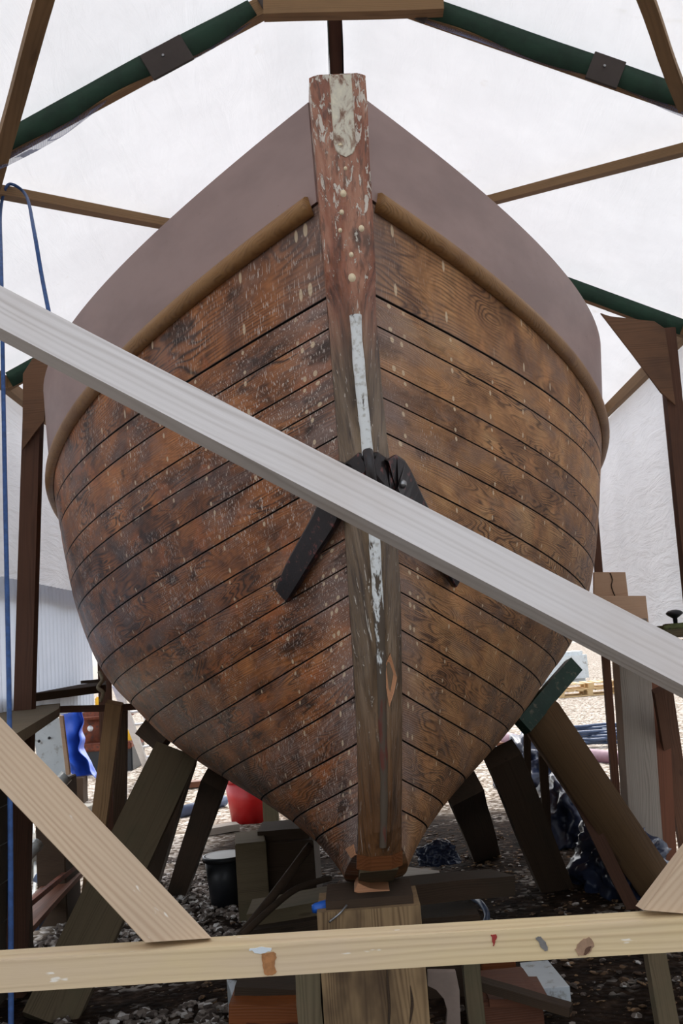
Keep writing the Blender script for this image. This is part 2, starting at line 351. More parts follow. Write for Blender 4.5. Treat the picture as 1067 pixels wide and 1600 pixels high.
def tarp(name, c=(.86, .87, .88), stain=1.0, wr=.5, trans=.5):
    m = Mt(name); o = m.obj()
    f = m.no(m.mp(o, (1, 1, 1)), 1.1, 5, .65); v = m.no(m.mp(o, (5, 1.2, 5)), 2.0, 5, .65, .8)
    sp = m.st(m.no(m.mp(o, (1, 1, 1), (3, 7, 1)), 2.6, 4, .62), .66, .78)
    c1 = c + (1,); c2 = tuple(x*.9 for x in c) + (1,); c3 = (c[0]*.7, c[1]*.66, c[2]*.56, 1)
    col = m.mix(m.st(f, .35, .7), c1, c2); col = m.mix(m.ma('MULTIPLY', m.st(v, .45, .7), .35), col, c2)
    col = m.mix(m.ma('MULTIPLY', sp, .45*stain), col, c3)
    bp = m.n('ShaderNodeBump', {'Height': v, 'Strength': wr, 'Distance': .02}).outputs[0]
    d = m.n('ShaderNodeBsdfDiffuse', {'Color': col, 'Normal': bp}); t = m.n('ShaderNodeBsdfTranslucent', {'Color': col, 'Normal': bp})
    mx = m.n('ShaderNodeMixShader', {0: trans, 1: d.outputs[0], 2: t.outputs[0]})
    m.t.nodes.remove(m.b); m.L(mx.outputs[0], m.out.inputs[0]); return m.m
M_roof = tarp('white_roof_sheet', (.86, .865, .88), 1.6, .35, .325)
M_wall = tarp('white_wall_sheet', (.83, .84, .87), .6, .9, .42)
M_corr = tarp('corrugated_plastic', (.72, .77, .86), .3, .1, .55)
def net():
    m = Mt('fine_netting'); o = m.obj()
    b = m.n('ShaderNodeTexBrick', {'Vector': m.mp(o, (1, 1, 1)), 'Scale': 60.0, 'Mortar Size': .022, 'Color1': (0, 0, 0, 1), 'Color2': (0, 0, 0, 1), 'Mortar': (1, 1, 1, 1)})
    tr = m.n('ShaderNodeBsdfTransparent'); d = m.n('ShaderNodeBsdfDiffuse', {'Color': lin(112, 116, 140)})
    mx = m.n('ShaderNodeMixShader', {0: m.ma('MULTIPLY_ADD', b.outputs[0], .4, .5), 1: tr.outputs[0], 2: d.outputs[0]})
    m.t.nodes.remove(m.b); m.L(mx.outputs[0], m.out.inputs[0]); return m.m
M_net = net()
def ground_mat():
    m = Mt('yard_gravel'); o = m.n('ShaderNodeNewGeometry').outputs['Position']; s = m.n('ShaderNodeSeparateXYZ', {0: o})
    c = m.vo(o, 26); d = c.outputs['Distance']; cc = m.n('ShaderNodeSeparateColor', {0: c.outputs['Color']}).outputs[0]
    st = m.ramp(cc, [(.1, lin(92, 80, 68)), (.5, lin(142, 130, 116)), (.9, lin(196, 188, 178))])
    big = m.no(o, 1.1, 4, .6)
    edge = m.ma('ADD', m.ma('ABSOLUTE', m.ma('SUBTRACT', s.outputs[0], .05)), m.ma('MULTIPLY_ADD', big, .8, -.4))
    inside = m.ma('MULTIPLY', m.st(m.ma('SUBTRACT', edge, m.ma('MULTIPLY', m.st(s.outputs[1], 6.5, 4.5), 5.0)), 1.75, 1.15), m.st(m.ma('ADD', s.outputs[1], m.ma('MULTIPLY_ADD', big, 1.6, -.8)), 10.2, 8.8))  # soil widened over the unseen front yard to cut bounce onto the hull
    soil = m.ramp(m.no(o, 9, 5, .65), [(.35, lin(24, 18, 14)), (.55, lin(46, 35, 27)), (.75, lin(78, 64, 52))])
    fl = m.st(m.no(m.mp(o, (30, 50, 30)), 1, 3, .7), .66, .7)
    soil = m.mix(m.ma('MULTIPLY', fl, .8), soil, lin(158, 134, 104))
    keep = m.st(m.no(o, 2.2, 4, .6), .52, .66)
    soil = m.mix(m.ma('MULTIPLY', m.ma('MULTIPLY', keep, .55), m.st(cc, .6, .75)), soil, st)
    col = m.mix(inside, st, soil)
    m.bump(m.ma('SUBTRACT', 1.0, d), .6, .02); return m.fin(col, 1.0, .05)
M_ground = ground_mat()

# ------------------------------------------------------------------ the hull (boat coordinates: sp aft, u half breadth, z up)
HX0, HYAW, HY0 = .0855, math.radians(2.9778), 2.75
zU = np.array([.65, 1.0, 1.4, 1.9, 2.5, 3.3]); vU = np.array([-.1279, .8963, 1.2758, 1.5149, 1.5662, 1.4382])
zL = np.array([.65, 1.4, 2.2, 3.3]); vL = np.array([4.4179, 2.6766, 2.9403, 1.9955]); vp = np.array([2.1990, 1.3688, 1.9120, 1.4615])
zh = np.array([.6, 1.2, 1.8, 2.5, 3.3]); vh = np.array([.0722, .0713, .0828, .0759, .0858]); vc = np.array([-.0535, -.0042, .0181, .0063, .0012])
zk = np.array([.65, 1.6, 2.9]); vk = np.array([.3438, .3693, .1207]); KQ = 3.1611
GR = {}
def cub(xk, yk, x):
    if id(yk) not in GR: GR[id(yk)] = [float(q) for q in np.gradient(yk, xk)]
    m = GR[id(yk)]; i = 0
    while i < len(xk)-2 and x > xk[i+1]: i += 1
    if x < xk[0]: return yk[0]+(x-xk[0])*m[0]
    if x > xk[-1]: return yk[-1]+(x-xk[-1])*m[-1]
    h = xk[i+1]-xk[i]; t = (x-xk[i])/h
    return (2*t**3-3*t*t+1)*yk[i]+(t**3-2*t*t+t)*h*m[i]+(-2*t**3+3*t*t)*yk[i+1]+(t**3-t*t)*h*m[i+1]
def stem_s(z): q = 3.4-z; return .2439*q - .0189*q*q
def width(sp, z):
    d = max(sp-stem_s(z), 0); U = max(cub(zU, vU, z), .02); L = max(cub(zL, vL, z), .3); p = max(cub(zL, vp, z), 1.05)
    t = min(d/L, 1); w = cub(zh, vh, z)
    return w + (U-w)*(1-(1-t)**p)
cy, sy = math.cos(HYAW), math.sin(HYAW)
def world(sp, u, z):
    u = u + cub(zh, vc, z)*math.exp(-max(sp-stem_s(z), 0)/.8)
    return Vector((HX0 + u*cy - sp*sy, HY0 + sp*cy + u*sy, z))
def hnorm(sp, z, side):
    e = .01; a = (width(sp+e, z)-width(max(sp-e, stem_s(z)), z))/(2*e); b = (width(sp, z+e)-width(sp, z-e))/(2*e)
    n = Vector((side, -a, -b)).normalized()
    return Vector((n.x*cy - n.y*sy, n.y*cy + n.x*sy, n.z))
def surf(sp, z, side, off=0.0):
    p = world(sp, side*width(sp, z), z)
    return p + hnorm(sp, z, side)*off if off else p
SE = [2.694, 2.602, 2.473, 2.38, 2.268, 2.149, 2.027, 1.94, 1.858, 1.766, 1.644, 1.542, 1.442, 1.292, 1.165, 1.067]
SE.remove(1.94)
SE.insert(7, 1.945)
zU, vU, zL, vL, vp, zh, vh, vc, zk, vk = [[float(q) for q in a] for a in (zU, vU, zL, vL, vp, zh, vh, vc, zk, vk)]
def zkeel(d): return .62 + .33*math.exp(-d/.5)
def curve(k, d):
    """seam k (0 is the rail line, last is the keel) at distance d aft of the stem: sp, z"""
    if k == 0: return stem_s(2.9866)+d, 2.9866-.1871*d+.0046*d*d
    if k > len(SE): return stem_s(.95)+d, zkeel(d)
    z0 = SE[k-1]; kk = cub(zk, vk, z0)
    return stem_s(z0)+d, max(z0-kk*d/(1+d/KQ), zkeel(d)+.002*(len(SE)-k))
def sheer(d): return stem_s(3.2808)+d, 3.2808-.1534*d+.0144*d*d*(1 if d < 4.5 else 4.5/d)
DL = 6.0; ND = 84
ds = [DL*(i/ND)**1.7 for i in range(ND+1)]
boat = empty('fishing_boat', world(stem_s(.93), 0, .88))
tag(boat, 'old carvel planked wooden boat stripped to brown wood, bow facing us on blocks', 'boat')
FR = [0, .018, .2, .4, .6, .8, .982]
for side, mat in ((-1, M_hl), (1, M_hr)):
    bm = bmesh.new(); uvl = bm.loops.layers.uv.new('UVMap'); rows = []; nk = len(SE)+1
    for k in range(nk):
        for f in FR: rows.append((k, f))
    rows.append((nk-1, 1.0)); uvs = {}; gv = []
    for (k, f) in rows:
        r = []
        for d in ds:
            s0, z0 = curve(k, d); s1, z1 = curve(k+1, d); sp = s0+(s1-s0)*f; z = z0+(z1-z0)*f
            off = -.009 if (f == 0 or (f == 1.0 and k < nk-1)) else (.0 if f in (.018, .982) else .001)
            v = bm.verts.new(surf(sp, z, side, off)); uvs[v] = (d, k+f if f < 1 or k < nk-1 else k+.9); r.append(v)
        gv.append(r)
    r = []
    for d in ds:
        sp, z = curve(nk, d); v = bm.verts.new(world(sp, side*.05, z-.01)); uvs[v] = (d, nk-.1); r.append(v)
    gv.append(r)
    for j in range(len(gv)-1):
        for i in range(ND):
            q = (gv[j][i], gv[j][i+1], gv[j+1][i+1], gv[j+1][i]); fc = bm.faces.new(q if side < 0 else q[::-1]); fc.smooth = True
            for lp in fc.loops: lp[uvl].uv = uvs[lp.vert]
    # keep plank edges crisp
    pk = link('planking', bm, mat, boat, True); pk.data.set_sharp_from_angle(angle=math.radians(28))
    # bulwark: a painted strake above the rail, 30 mm thick
    bm = bmesh.new(); o_, i_ = [], []
    nb = 8
    for j in range(nb+1):
        f = j/nb; a, b = [], []
        for d in ds:
            s0, z0 = curve(0, d); s1, z1 = sheer(d); sp = s0+(s1-s0)*f; z = z0+(z1-z0)*f
            a.append(bm.verts.new(surf(sp, z, side, .006))); b.append(bm.verts.new(surf(sp, z, side, -.03)))
        o_.append(a); i_.append(b)
    for j in range(nb):
        for i in range(ND):
            bm.faces.new((o_[j][i], o_[j][i+1], o_[j+1][i+1], o_[j+1][i])); bm.faces.new((i_[j][i], i_[j+1][i], i_[j+1][i+1], i_[j][i+1]))
        bm.faces.new((o_[j][0], o_[j+1][0], i_[j+1][0], i_[j][0])); bm.faces.new((o_[j][ND], i_[j][ND], i_[j+1][ND], o_[j+1][ND]))
    for i in range(ND):
        bm.faces.new((o_[nb][i], o_[nb][i+1], i_[nb][i+1], i_[nb][i])); bm.faces.new((o_[0][i], i_[0][i], i_[0][i+1], o_[0][i+1]))
    bmesh.ops.recalc_face_normals(bm, faces=bm.faces)
    b = link('bulwark', bm, M_taupe, boat); b['label'] = 'taupe painted bulwark'
    for pl in b.data.polygons: pl.use_smooth = True
    b.data.set_sharp_from_angle(angle=math.radians(40))
    # half-round rubbing rail, own lengthwise texture
    bm = bmesh.new(); rg = []; prof = [(-.032, .004), (-.03, .022), (-.018, .036), (0, .041), (.018, .036), (.03, .022), (.032, .004)]
    for i, d in enumerate([.02+(DL-.02)*(q/70)**1.5 for q in range(71)]):
        sp, z = curve(0, d); n = hnorm(sp, z, side); p = surf(sp, z, side)
        sp2, z2 = curve(0, d+.02); t = (surf(sp2, z2, side)-p).normalized(); up = n.cross(t)*(-1 if n.cross(t).z < 0 else 1); up.normalize()
        rg.append([bm.verts.new(p + n*b_ + up*a_) for (a_, b_) in prof])
    for i in range(len(rg)-1):
        for k in range(len(prof)-1): bm.faces.new((rg[i][k], rg[i][k+1], rg[i+1][k+1], rg[i+1][k]))
    bm.faces.new(rg[0]); bm.faces.new(rg[-1])
    link('rub_rail', bm, M_rail, boat, True)['label'] = 'rounded varnished rubbing rail'
# deck, transom and keel close the hull
bm = bmesh.new(); pr = []
for d in ds[::4]:
    sp, z = curve(0, d); pr.append((bm.verts.new(surf(sp, z-.03, -1, -.02)), bm.verts.new(surf(sp, z-.03, 1, -.02))))
for i in range(len(pr)-1): bm.faces.new((pr[i][0], pr[i][1], pr[i+1][1], pr[i+1][0]))
link('deck', bm, M_taupe, boat)
bm = bmesh.new(); L_, R_ = [], []
for k in range(len(SE)+2):
    sp, z = curve(k, DL); L_.append(bm.verts.new(surf(sp, z, -1))); R_.append(bm.verts.new(surf(sp, z, 1)))
for k in range(len(L_)-1): bm.faces.new((L_[k], R_[k], R_[k+1], L_[k+1]))
sp, z = sheer(DL); a, b = bm.verts.new(surf(sp, z, -1)), bm.verts.new(surf(sp, z, 1)); bm.faces.new((L_[0], R_[0], b, a))
link('transom', bm, M_taupe, boat)
bm = bmesh.new(); rg = []
for d in [0, .1, .2, .35, .5, .8, 1.2, 2, 3, 4.5, DL]:
    zt = zkeel(d)+.03; zb = .88-.28*(1-math.exp(-d/.7)); sp = stem_s(.95)+d; w = .062
    zb = min(zb, zt-.06)
    rg.append([bm.verts.new(world(sp, s*w, z)) for (s, z) in ((-1, zb), (1, zb), (1, zt), (-1, zt))])
for i in range(len(rg)-1):
    for k in range(4): bm.faces.new((rg[i][k], rg[i][(k+1) % 4], rg[i+1][(k+1) % 4], rg[i+1][k]))
bm.faces.new(rg[0]); bm.faces.new(rg[-1])
link('keel', bm, M_prop, boat)
# stem post
ZT = P(525, 104, 2.64).z
def stem_prof(z):
    h = cub(zh, vh, z); t = min(max((z-2.62)/.17, 0), 1); t = t*t*(3-2*t)
    f = .031 + (h*.84-.031)*t; e1 = .018+.062*t; return h, f, e1, .095
def stem_pt(z, u, e): return world(stem_s(z)-e, u, z)
bm = bmesh.new(); rg = []
NZ = 60
for i in range(NZ+1):
    z = .90+(ZT-.90)*i/NZ; h, f, e1, e2 = stem_prof(z)
    h += .002*noise.noise((0, 0, z*7)); f += .003*noise.noise((3, 0, z*9))
    foot = max(0, (1.02-z)/.12); e2 -= .03*foot
    rg.append([bm.verts.new(stem_pt(z, u, e)) for (u, e) in ((-h, -.08), (-h, e1*.5), (-h, e1), (-f, e2-.006), (-f*.8, e2), (f*.8, e2), (f, e2-.006), (h, e1), (h, e1*.5), (h, -.08))])
for i in range(NZ):
    for k in range(10): bm.faces.new((rg[i][k], rg[i][(k+1) % 10], rg[i+1][(k+1) % 10], rg[i+1][k]))
bm.faces.new(rg[0]); bm.faces.new(rg[-1])
stem = link('stem_post', bm, M_stem, boat); stem['label'] = 'weathered stem post with flaking pale paint'
# white painted half-round band down the stem
bm = bmesh.new(); rg = []
def z_of(py):
    lo, hi = .9, ZT
    for _ in range(40):
        mid = (lo+hi)/2
        if proj(stem_pt(mid, 0, .1))[1] > py: lo = mid
        else: hi = mid
    return lo
zb0, zb1 = z_of(1325), z_of(492)
for i in range(71):
    z = zb0+(zb1-zb0)*i/70; w = .0185*(.62+.38*min(1, (z-zb0)/.9))*(1+.18*noise.noise((9, 2, z*14))); s = .0 if z < 2.62 else 0
    h, f, e1, e2 = stem_prof(z); c = .004 + .004*noise.noise((1, 1, z*3))
    if z > 2.6: e2 += .004
    rg.append([bm.verts.new(stem_pt(z, c+u, e)) for (u, e) in ((-w, e2-.002), (-w*.8, e2+.006), (0, e2+.011), (w*.8, e2+.006), (w, e2-.002))])
for i in range(70):
    for k in range(4): bm.faces.new((rg[i][k], rg[i][k+1], rg[i+1][k+1], rg[i+1][k]))
link('stem_band', bm, M_band, boat, True)['label'] = 'narrow white painted metal band down the stem'
# filled fastenings up the stem head
for (px, py, r) in ((531, 226, .010), (536, 301, .011), (533, 330, .008), (530, 358, .007), (567, 357, .010), (549, 397, .008), (550, 433, .013), (540, 262, .006)):
    z = z_of(py); h, f, e1, e2 = stem_prof(z); u = (px - proj(stem_pt(z, 0, e2))[0])/FPX*(HY0-.1)
    bm = bmesh.new(); n = 12
    ra = [bm.verts.new(stem_pt(z+r*1.15*math.sin(2*math.pi*q/n), u+r*(1+.2*noise.noise((q, py, 0)))*math.cos(2*math.pi*q/n), e2-.002)) for q in range(n)]
    rb = [bm.verts.new(stem_pt(z+r*.8*math.sin(2*math.pi*q/n), u+r*.75*math.cos(2*math.pi*q/n), e2+.0035)) for q in range(n)]
    for q in range(n): bm.faces.new((ra[q], ra[(q+1) % n], rb[(q+1) % n], rb[q]))
    bm.faces.new(rb); link('filled_bolt_hole', bm, M_plug, boat, True)
# pale painted tongue on the face of the stem head
bm = bmesh.new(); za, zb = z_of(245), ZT-.004; va = []
n = 26
for i in range(n+1):
    z = za+(zb-za)*i/n; w = .034*math.sqrt(max(0, 1-max(0, 1-(z-za)/.045)**2)); e2 = .0945
    va.append([bm.verts.new(stem_pt(z, .008+s*w+.001*noise.noise((s, 0, z*30)), e2+q)) for (s, q) in ((-1, 0), (-.9, .004), (.9, .004), (1, 0))])
for i in range(n):
    for k in range(3): bm.faces.new((va[i][k], va[i][k+1], va[i+1][k+1], va[i+1][k]))
def tongue_mat():
    m = Mt('peeling_cream_paint'); o = m.obj(); f = m.no(m.mp(o, (26, 26, 12)), 1, 5, .68, .4); g = m.no(m.mp(o, (60, 60, 10)), 1, 3)
    col = m.ramp(f, [(.36, lin(118, 82, 64)), (.45, lin(170, 148, 128)), (.5, lin(206, 198, 180)), (.66, lin(228, 220, 196))])
    m.bump(f, .6, .006); return m.fin(col, .45, .4)
link('painted_panel', bm, tongue_mat(), boat)['label'] = 'round-ended strip of peeling cream paint at the stem head'

HG = {}
def hull_at(px, py, side, off=0.0):
    """hull point seen at a picture position, found on the visible side"""
    if side not in HG:
        HG[side] = [(q, sp, z) for z in [.75+k*2.2/40 for k in range(41)] for d in [3.4*(i/40)**1.3 for i in range(41)] for sp in [stem_s(z)+d] for q in [proj(surf(sp, z, side))]]
    best = min(((q[0]-px)**2+(q[1]-py)**2, sp, z) for (q, sp, z) in HG[side])
    _, sp, z = best; st = .04
    for _ in range(40):
        imp = False
        for a, b in ((st, 0), (-st, 0), (0, st), (0, -st)):
            s2, z2 = sp+a, z+b
            if s2 < stem_s(z2): continue
            q = proj(surf(s2, z2, side)); e = (q[0]-px)**2+(q[1]-py)**2
            if e < best[0]: best = (e, s2, z2); imp = True
        sp, z = best[1], best[2]
        if not imp: st *= .6
    return surf(sp, z, side, off), hnorm(sp, z, side)
# black iron bracket straddling the stem
def strap(name, pts, nrm, w, th, mat, parent):
    bm = bmesh.new(); rg = []; N_ = len(pts)
    for i in range(N_):
        t = (pts[min(i+1, N_-1)]-pts[max(i-1, 0)]).normalized(); n = (nrm[i]-t*nrm[i].dot(t)).normalized(); b = n.cross(t); ww = w[i]/2
        rg.append([bm.verts.new(pts[i]+b*s*ww+n*q*th) for (s, q) in ((-1, 0), (1, 0), (1, .75), (.85, 1), (-.85, 1), (-1, .75))])
    for i in range(N_-1):
        for k in range(6): bm.faces.new((rg[i][k], rg[i][(k+1) % 6], rg[i+1][(k+1) % 6], rg[i+1][k]))
    bm.faces.new(rg[0]); bm.faces.new(rg[-1]); return link(name, bm, mat, parent)
zq = z_of(722); apex = stem_pt(zq, .004, .112)
for side, px in ((-1, [(547, 752), (522, 800), (492, 852), (468, 893), (450, 928)]), (1, [(607, 752), (636, 795), (664, 838), (692, 878), (706, 905)])):
    pts, nr = [], []
    h, f, e1, e2 = stem_prof(zq); fwd = Vector((sy, -cy, 0))
    pts.append(apex+Vector((side*.006, 0, 0))); nr.append((fwd+Vector((side*.7, 0, .1))).normalized())
    pts.append(stem_pt(zq-.045, side*.062, .07)); nr.append((fwd*.7+Vector((side, 0, 0))).normalized())
    for (x, y) in px[(0 if side < 0 else 0):]:
        p, n = hull_at(x, y, side, .016); pts.append(p + fwd*(.045 if y < 770 else .022 if y < 810 else .008)); nr.append((n+fwd*.2).normalized())
    w = [.07, .105, .11, .1, .09, .085, .066] if side < 0 else [.07, .115, .12, .11, .1, .09, .07]
    sp_, sn_, sw_ = [], [], []
    S = spline(pts, 4); SN = spline(nr, 4); SW = spline([Vector((q, 0, 0)) for q in w], 4)
    arm = strap('iron_bracket', S, [q.normalized() for q in SN], [q.x for q in SW], .018, M_black, boat)
    arm['label'] = 'chipped black iron strap over the stem'
    if side > 0:
        p, n = hull_at(609, 762, 1, .016); p = p + fwd*.05 + n*.012
        R = n.to_track_quat('Z', 'Y').to_matrix().to_4x4()
        lathe('bolt', [(.001, .016), (.008, .015), (.014, .008), (.015, 0), (.001, -.004)][::-1], M_bolt, p, arm, 14, R)
tube('bracket_lug', [apex+Vector((0, -.004, .03)), apex+Vector((.002, -.016, 0)), apex+Vector((.004, -.012, -.05)), apex+Vector((.005, .002, -.085))], .017, M_black, boat, 10)
# new wood let into the stem and forefoot
def patch(name, px, side, mat, e):
    bm = bmesh.new(); vs = []
    for (x, y) in px:
        z = z_of(y); h, f, e1, e2 = stem_prof(z)
        u = (x - proj(stem_pt(z, 0, e2*.6))[0])/FPX*(world(stem_s(z), 0, z).y-.04)
        k = min(max((abs(u)-f)/(h-f), 0), 1); vs.append((z, u, e2+(e1-e2)*k))
    a = [bm.verts.new(stem_pt(z, u, q+e)) for (z, u, q) in vs]; b = [bm.verts.new(stem_pt(z, u, q-.01)) for (z, u, q) in vs]
    bm.faces.new(a); bm.faces.new(b[::-1]); n = len(a)
    for i in range(n): bm.faces.new((a[i], a[(i+1) % n], b[(i+1) % n], b[i]))
    o = link(name, bm, mat, boat); return o
patch('repair_patch', [(608, 1022), (620, 1062), (614, 1085), (606, 1106), (601, 1072), (600, 1040)], 1, M_patch, .004)['label'] = 'pale new wood patch let into the stem'
pts = [hull_at(x, y, -1, .004)[0] for (x, y) in ((541, 1326), (553, 1319), (556, 1336), (550, 1341))]
plate('repair_patch', pts, hull_at(550, 1330, -1)[1]*-.01, M_patch, boat, 0)
bm = bmesh.new(); rg = []
for i in range(7):
    z = .895+(z_of(1340)-.895)*i/6; h, f, e1, e2 = stem_prof(z); fo = max(0, (1.02-z)/.12)*.03
    rg.append([bm.verts.new(stem_pt(z, u, e)) for (u, e) in ((-h-.003, e1*.3), (-h-.003, e1+.003), (-f-.002, e2+.003-fo), (f+.002, e2+.003-fo), (h+.003, e1+.003), (h+.003, e1*.3))])
for i in range(6):
    for k in range(5): bm.faces.new((rg[i][k], rg[i][k+1], rg[i+1][k+1], rg[i+1][k]))
link('stem_foot', bm, M_foot, boat)['label'] = 'orange-brown new wood at the foot of the stem'

# ------------------------------------------------------------------ the shed (setting)
def xc(Y): return .09
def roof_z(x, Y): return 4.245-.038*(Y-3.4)-.485*abs(x-xc(Y))
HW = 1.95
YF, YB = 1.62, 10.4
def roof_pt(px, py, drop=.06):
    d = ray(px, py); t0, t1 = .0005, .01
    lo, hi = 0.5, 12.0
    for _ in range(60):
        mid = (lo+hi)/2; p = d*(mid/d.y)+Vector((0, 0, CZ))
        if p.z < roof_z(p.x, p.y)-drop: lo = mid
        else: hi = mid
    return p
def roofside(s):
    def f(u, v):
        Y = YF+(YB-YF)*u; w = (HW+.03)*v; x = xc(Y)+s*w
        z = roof_z(x, Y) + .012*noise.noise((x*1.3, Y*1.3, s)) - .018*math.sin(math.pi*((Y-1.7) % 1.7)/1.7)**2*min(1, 4*v)
        return Vector((x, Y, z))
    return f
bm = bmesh.new()
for s in (-1, 1):
    f = roofside(s); nu, nv = 56, 16
    g = [[bm.verts.new(f(i/nu, j/nv)) for j in range(nv+1)] for i in range(nu+1)]
    for i in range(nu):
        for j in range(nv): bm.faces.new((g[i][j], g[i+1][j], g[i+1][j+1], g[i][j+1]))
bmesh.ops.remove_doubles(bm, verts=bm.verts, dist=1e-4)
tag(link('ceiling', bm, M_roof, None, True), 'white translucent sheeting stretched over the pitched roof frame', 'roof sheet', kind='structure')
def wallside(s, zb, ya=1.62, yb=10.4):
    def f(u, v):
        Y = ya+(yb-ya)*u; b = zb(Y) if callable(zb) else zb; zt = roof_z(xc(Y)+HW, Y)-.02; z = b+(zt-b)*v
        x = xc(Y)+s*(HW+.015*noise.noise((Y*2.2, z*.7, s*3))+.012*noise.noise((Y*6, z*1.3, s)))
        return Vector((x, Y, z))
    return f
tag(grid('wall_left', wallside(-1, lambda Y: 2.0+.03*noise.noise((Y*2, 0, 0))), 70, 18, M_wall), 'white sheet hung as left wall of shed', 'sheet wall', kind='structure')
tag(grid('wall_right', wallside(1, lambda Y: 1.5+.03*noise.noise((Y*2, 3, 0))), 70, 22, M_wall), 'white sheet hung as right wall of shed', 'sheet wall', kind='structure')
def backf(u, v):  # end sheet hidden by the hull, added to shape the light inside
    x = xc(YB)+(2*u-1)*HW; zt = roof_z(x, YB); z = 1.55+(zt-1.55)*v; return Vector((x, YB+.01*noise.noise((x*3, z, 0)), z))
tag(grid('wall_back', backf, 30, 16, M_wall), 'unseen white sheet closing far gable, added for the light', 'sheet wall', kind='structure')
M_wb = wood('added_wall_boards', lin(84, 74, 62), lin(48, 42, 36), .6, .9, lin(60, 56, 48), .5)
for s_, nm, y1 in ((-1, 'wall_left', 5.2), (1, 'wall_right', 5.75)):  # mostly unseen side boards, added to keep low light off the hull
    x = xc(0)+s_*(HW-.0); bm = bmesh.new()
    for k in range(8):
        z0 = .01+k*.185; c = bmesh.ops.create_cube(bm, size=1)['verts']
        for v in c: v.co = Vector((x+v.co.x*.022, (1.7+y1)/2+v.co.y*(y1-1.7), z0+.09+v.co.z*.18))
    tag(link(nm, bm, M_wb), 'added dark boards cutting side light at lower part of %s shed wall' % ('left' if s_ < 0 else 'right'), 'board wall', kind='structure')
# left lower wall of corrugated clear plastic
def corr(u, v):
    Y = 3.0+(6.75-3.0)*u; z = 1.33+(2.09-1.31)*v; return Vector((xc(Y)-HW+.05+.009*math.sin(Y*2*math.pi/.075), Y, z))
tag(grid('corrugated_panel', corr, 400, 4, M_corr), 'bluish corrugated plastic sheet below white left wall sheet', 'panel')
gnd = grid('ground', lambda u, v: Vector(((u-.5)*120, -20+v*140, 0)), 20, 20, M_ground); tag(gnd, 'pale gravel yard with dark soil and wood chips under the boat', 'ground', kind='structure')
# trusses
def DR(Y): return .1 if Y == 5.1 else .062
def rafter(Y, s, a, b, name='rafter', label=''):
    A = Vector((xc(Y)+s*a, Y, roof_z(xc(Y)+s*a, Y)-DR(Y))); B = Vector((xc(Y)+s*b, Y, roof_z(xc(Y)+s*b, Y)-DR(Y)))
    return tag(beam(name, A, B, .045, .07, M_raft, (0, -1, 0) if False else (0, 0, 1)), label, 'rafter'), A, B
def green_strip(ra, A, B, wv, t0=0, t1=1, seed=0, h0=.055):
    """green webbing wrapped over the front of a rafter, ragged lower edge"""
    d = B-A; up = Vector((0, -1, 0)).cross(d).normalized(); up = up if up.z > 0 else -up; bm = bmesh.new(); n = 40; g = []
    for i in range(n+1):
        t = t0+(t1-t0)*i/n; p = A+d*t+Vector((0, -.0235, 0)); lo = -.042+wv*noise.noise((t*6, seed, 0))
        g.append([bm.verts.new(p+up*q+Vector((0, -e, 0))) for (q, e) in ((.047, -.03), (.048+.3*wv*noise.noise((t*4, seed, 9)), .004), (.01, .007), (lo, .004), (lo, -.001))])
    for i in range(n):
        for k in range(4): bm.faces.new((g[i][k], g[i][k+1], g[i+1][k+1], g[i+1][k]))
    return link('webbing', bm, M_green, ra, True)
def netting(ra, A, B, t0, t1, deep, seed):
    d = B-A; up = Vector((0, -1, 0)).cross(d).normalized(); up = up if up.z > 0 else -up; bm = bmesh.new(); n = 40; g = []
    for i in range(n+1):
        t = t0+(t1-t0)*i/n; p = A+d*t+Vector((0, -.012, 0)); e = math.sin(math.pi*i/n)**.6; lo = -.03-deep*e*(.75+.5*noise.noise((t*5, seed, 3)))
        g.append([bm.verts.new(p+up*(-.03+(lo+.03)*q)+Vector((0, .01*noise.noise((t*9, q*2, seed)), 0))) for q in (0, .35, .7, 1)])
    for i in range(n):
        for k in range(3): bm.faces.new((g[i][k], g[i][k+1], g[i+1][k+1], g[i+1][k]))
    return link('netting', bm, M_net, ra, True)
r, A, B = rafter(3.4, -1, .06, 1.88, label='brown rafter wrapped in green webbing with netting, upper left above the bow')
green_strip(r, A, B, .03, .12, .74, 1); netting(r, A, B, .44, 1.0, .085, 1); netting(r, A, B, .13, .34, .04, 5)
rl = (r, A, B)
r, A, B = rafter(3.4, 1, .06, 1.88, label='brown rafter wrapped in green webbing, upper right above the bow')
green_strip(r, A, B, .03, .12, .72, 2); netting(r, A, B, .12, .5, .04, 2); netting(r, A, B, .55, .9, .035, 8)
rr_ = (r, A, B)
def conn(px, py, L, H, ang, nm, lab):
    c = P(px, py, 3.4-.032); bm = bmesh.new(); bmesh.ops.create_cube(bm, size=1)
    for v in bm.verts: v.co = Vector((v.co.x*L, v.co.y*.012, v.co.z*H))
    bmesh.ops.bevel(bm, geom=list(bm.edges), offset=.002, segments=1, affect='EDGES')
    o = tag(link(nm, bm, M_plat, None, M=Matrix.Translation(c) @ Matrix.Rotation(ang, 4, 'Y')), lab, 'joint plate')
    b2 = bmesh.new(); bmesh.ops.create_cone(b2, cap_ends=True, segments=10, radius1=.006, radius2=.005, depth=.006)
    bmesh.ops.rotate(b2, matrix=Matrix.Rotation(math.pi/2, 3, 'X'), verts=b2.verts); bmesh.ops.translate(b2, verts=b2.verts, vec=(-.01, -.009, .01))
    me = bpy.data.meshes.new('nail'); b2.to_mesh(me); b2.free(); me.materials.append(M_bolt); q = bpy.data.objects.new('nail', me); C.objects.link(q); q.parent = o; q.matrix_local = Matrix()
    return o
sl = math.atan(.485)
conn(261, 90, .175, .115, -sl, 'joint_plate', 'dark plate midway along upper left green rafter')
conn(946, 110, .125, .115, sl, 'joint_plate', 'dark plate midway along upper right green rafter')
